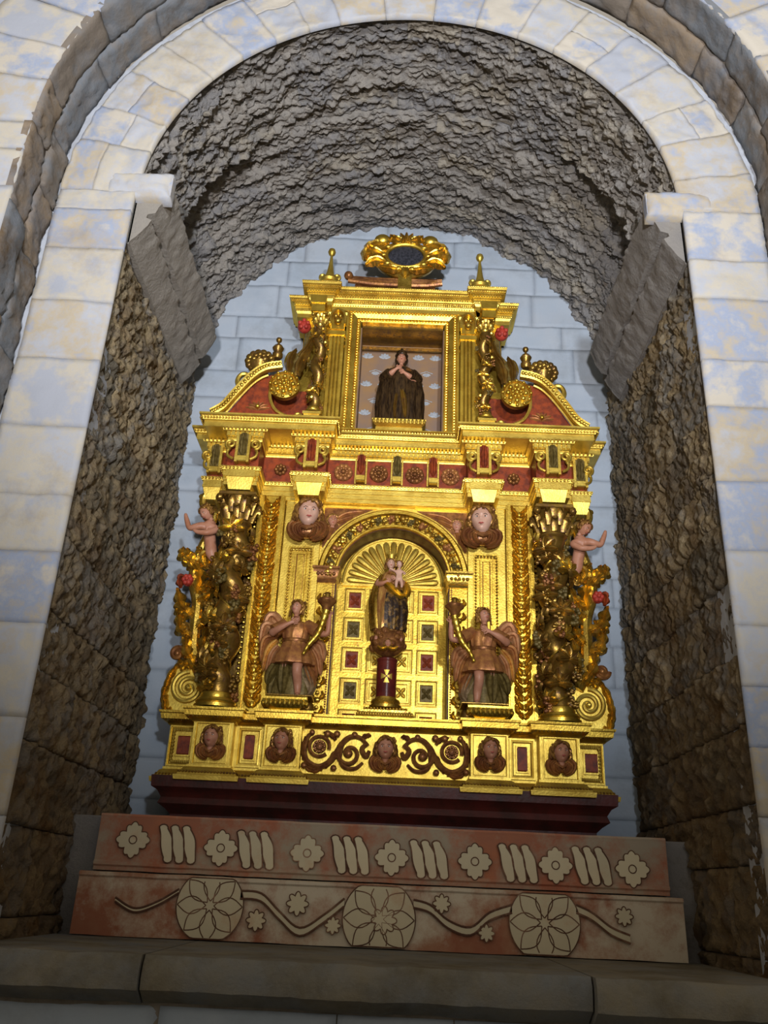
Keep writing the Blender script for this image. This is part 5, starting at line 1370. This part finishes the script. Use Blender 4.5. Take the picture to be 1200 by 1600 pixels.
place(HAIRL_ME, 'hair', (-.002, -.006, .724), .092, (0, 0, math.radians(6)), vs, True)
mb = MB(); mb.lathe([(.030, .765), (.034, .785), (.042, .80), (.036, .80), (.028, .775)], 16, (0, -.005, 0))
for k in range(8): a = 2*PI*k/8; mb.tube([(.036*math.cos(a), -.005+.036*math.sin(a), .795), (.042*math.cos(a), -.005+.042*math.sin(a), .822)], [.008, .003], 6)
mb.build('crown', GOLDP, vs, True, True)
ch = empty('christ_child', (px+.062, py-.115, 3.20+.565), 'small naked Child figure seated on the arm of the Virgin statue', 'statue')
J = [(0, 0, 0), (0, 0, .04), (0, 0, .075), (0, -.002, .095), (-.028, -.005, .068), (-.05, -.02, .075), (-.075, -.025, .085), (.028, -.005, .068), (.045, -.025, .045), (.035, -.045, .035), (-.016, -.03, -.01), (-.018, -.04, -.045), (-.018, -.05, -.075), (.018, -.03, -.01), (.024, -.04, -.045), (.022, -.05, -.075)]
E_ = [(0, 1), (1, 2), (2, 3), (2, 4), (4, 5), (5, 6), (2, 7), (7, 8), (8, 9), (0, 10), (10, 11), (11, 12), (0, 13), (13, 14), (14, 15)]; R = [.024, .024, .022, .012, .012, .010, .007, .012, .010, .007, .015, .012, .008, .015, .012, .008]
skin_fig('body', J, E_, R, SKIN, ch, True); place(HEAD_ME, 'face', (0, -.008, .122), .058, (0, 0, math.radians(-15)), ch, True); place(HAIR_ME, 'hair', (0, -.004, .126), .058, (0, 0, math.radians(-15)), ch, True)

# ---- habited saint in the attic case, on its gilded foot
sb = empty('display_pedestal', (0.0, .24, 5.041), 'low gadrooned gilt foot under the dark statue in the glazed-looking case', 'pedestal')
sb['label'] = 'low gadrooned gilt foot under the dark robed statue in the upper case'
mb = MB(); P = [(-.19, .36), (-.19, .14), (.19, .14), (.19, .36)]
mb.sweep([(-.08, 5.042), (0, 5.042), (0, 5.095), (-.01, 5.10), (.0, 5.105), (.025, 5.12), (.03, 5.155), (.02, 5.165), (-.08, 5.166)], P, True); mb.build('plinth', GOLDP, sb, False)
mb = MB(); [mb.sphere((-.205+.0315*i, .112, 5.135), .017, 8, 6, (.8, .8, 1.2)) for i in range(14)]; mb.build('gadroon_row', GOLDP, sb, kind='stuff')
st = empty('saint_statue', (0.0, .27, 5.167), 'dark brown robed saint statue with a cap standing in the upper brocade-lined case', 'statue')
mb = MB(); mb.lathe([(.185, 0), (.19, .06), (.195, .18), (.19, .32), (.17, .44), (.135, .52), (.09, .565), (.05, .58)], 72, (0, 0, 0), fold(13, .035, .4), 1.04, .55); mb.build('cloak', ROBE, st, True, True)
mb = MB(); mb.lathe([(.10, 0), (.105, .1), (.10, .3), (.085, .45), (.06, .54)], 48, (0, -.05, 0), fold(9, .07, 1.4), 1.1, .75); mb.build('habit', ROBE, st, True, True)
mb = MB(); mb.leaf([(.01, .30), (.03, .18), (.05, .02)], .03, -.115, .03, 0, 0); mb.leaf([(-.03, .26), (-.04, .12), (-.035, .01)], .02, -.11, .03, 0, 0); mb.build('gold_fold', GOLDD, st, True, True)
mb = MB(); mb.lathe([(.13, .50), (.10, .545), (.06, .575), (.045, .58)], 30, (0, -.01, 0), fold(5, .04), 1, .7); mb.build('shoulder_cape', BROWN, st, True, True)
J = [(0, 0, .52), (0, -.01, .57), (0, -.015, .61), (-.10, -.01, .52), (-.13, -.05, .44), (-.07, -.11, .47), (-.045, -.12, .49), (.10, -.01, .52), (.13, -.05, .42), (.06, -.11, .44), (.035, -.12, .455)]
E_ = [(0, 1), (1, 2), (0, 3), (3, 4), (4, 5), (5, 6), (0, 7), (7, 8), (8, 9), (9, 10)]; R = [.05, .028, .025, .036, .034, .024, .014, .036, .034, .024, .014]
hand(J, E_, R, 6, (.8, -.2, .5), 1.2, (0, -1, 0)); hand(J, E_, R, 10, (-.8, -.2, .5), 1.2, (0, -1, 0)); skin_fig('arms_and_neck', J, E_, R, SKIND, st, True)
for sg in (-1, 1):
    mb = MB(); mb.tube([(sg*.10, -.01, .52), (sg*.135, -.05, .44), (sg*.085, -.10, .455)], [.045, .052, .045], 12); mb.build('sleeve', ROBE, st, True, True)
place(HEADD_ME, 'face', (0, -.025, .655), .105, (math.radians(-4), 0, 0), st, True)
mb = MB(); mb.sphere((0, .012, .665), .056, 16, 10, (1.05, .95, 1.15)); mb.lathe([(.055, .69), (.058, .70), (.05, .71), (.045, .735), (.02, .75), (.006, .78)], 18, (0, -.005, 0)); mb.build('cap', ROBE, st, True, True)
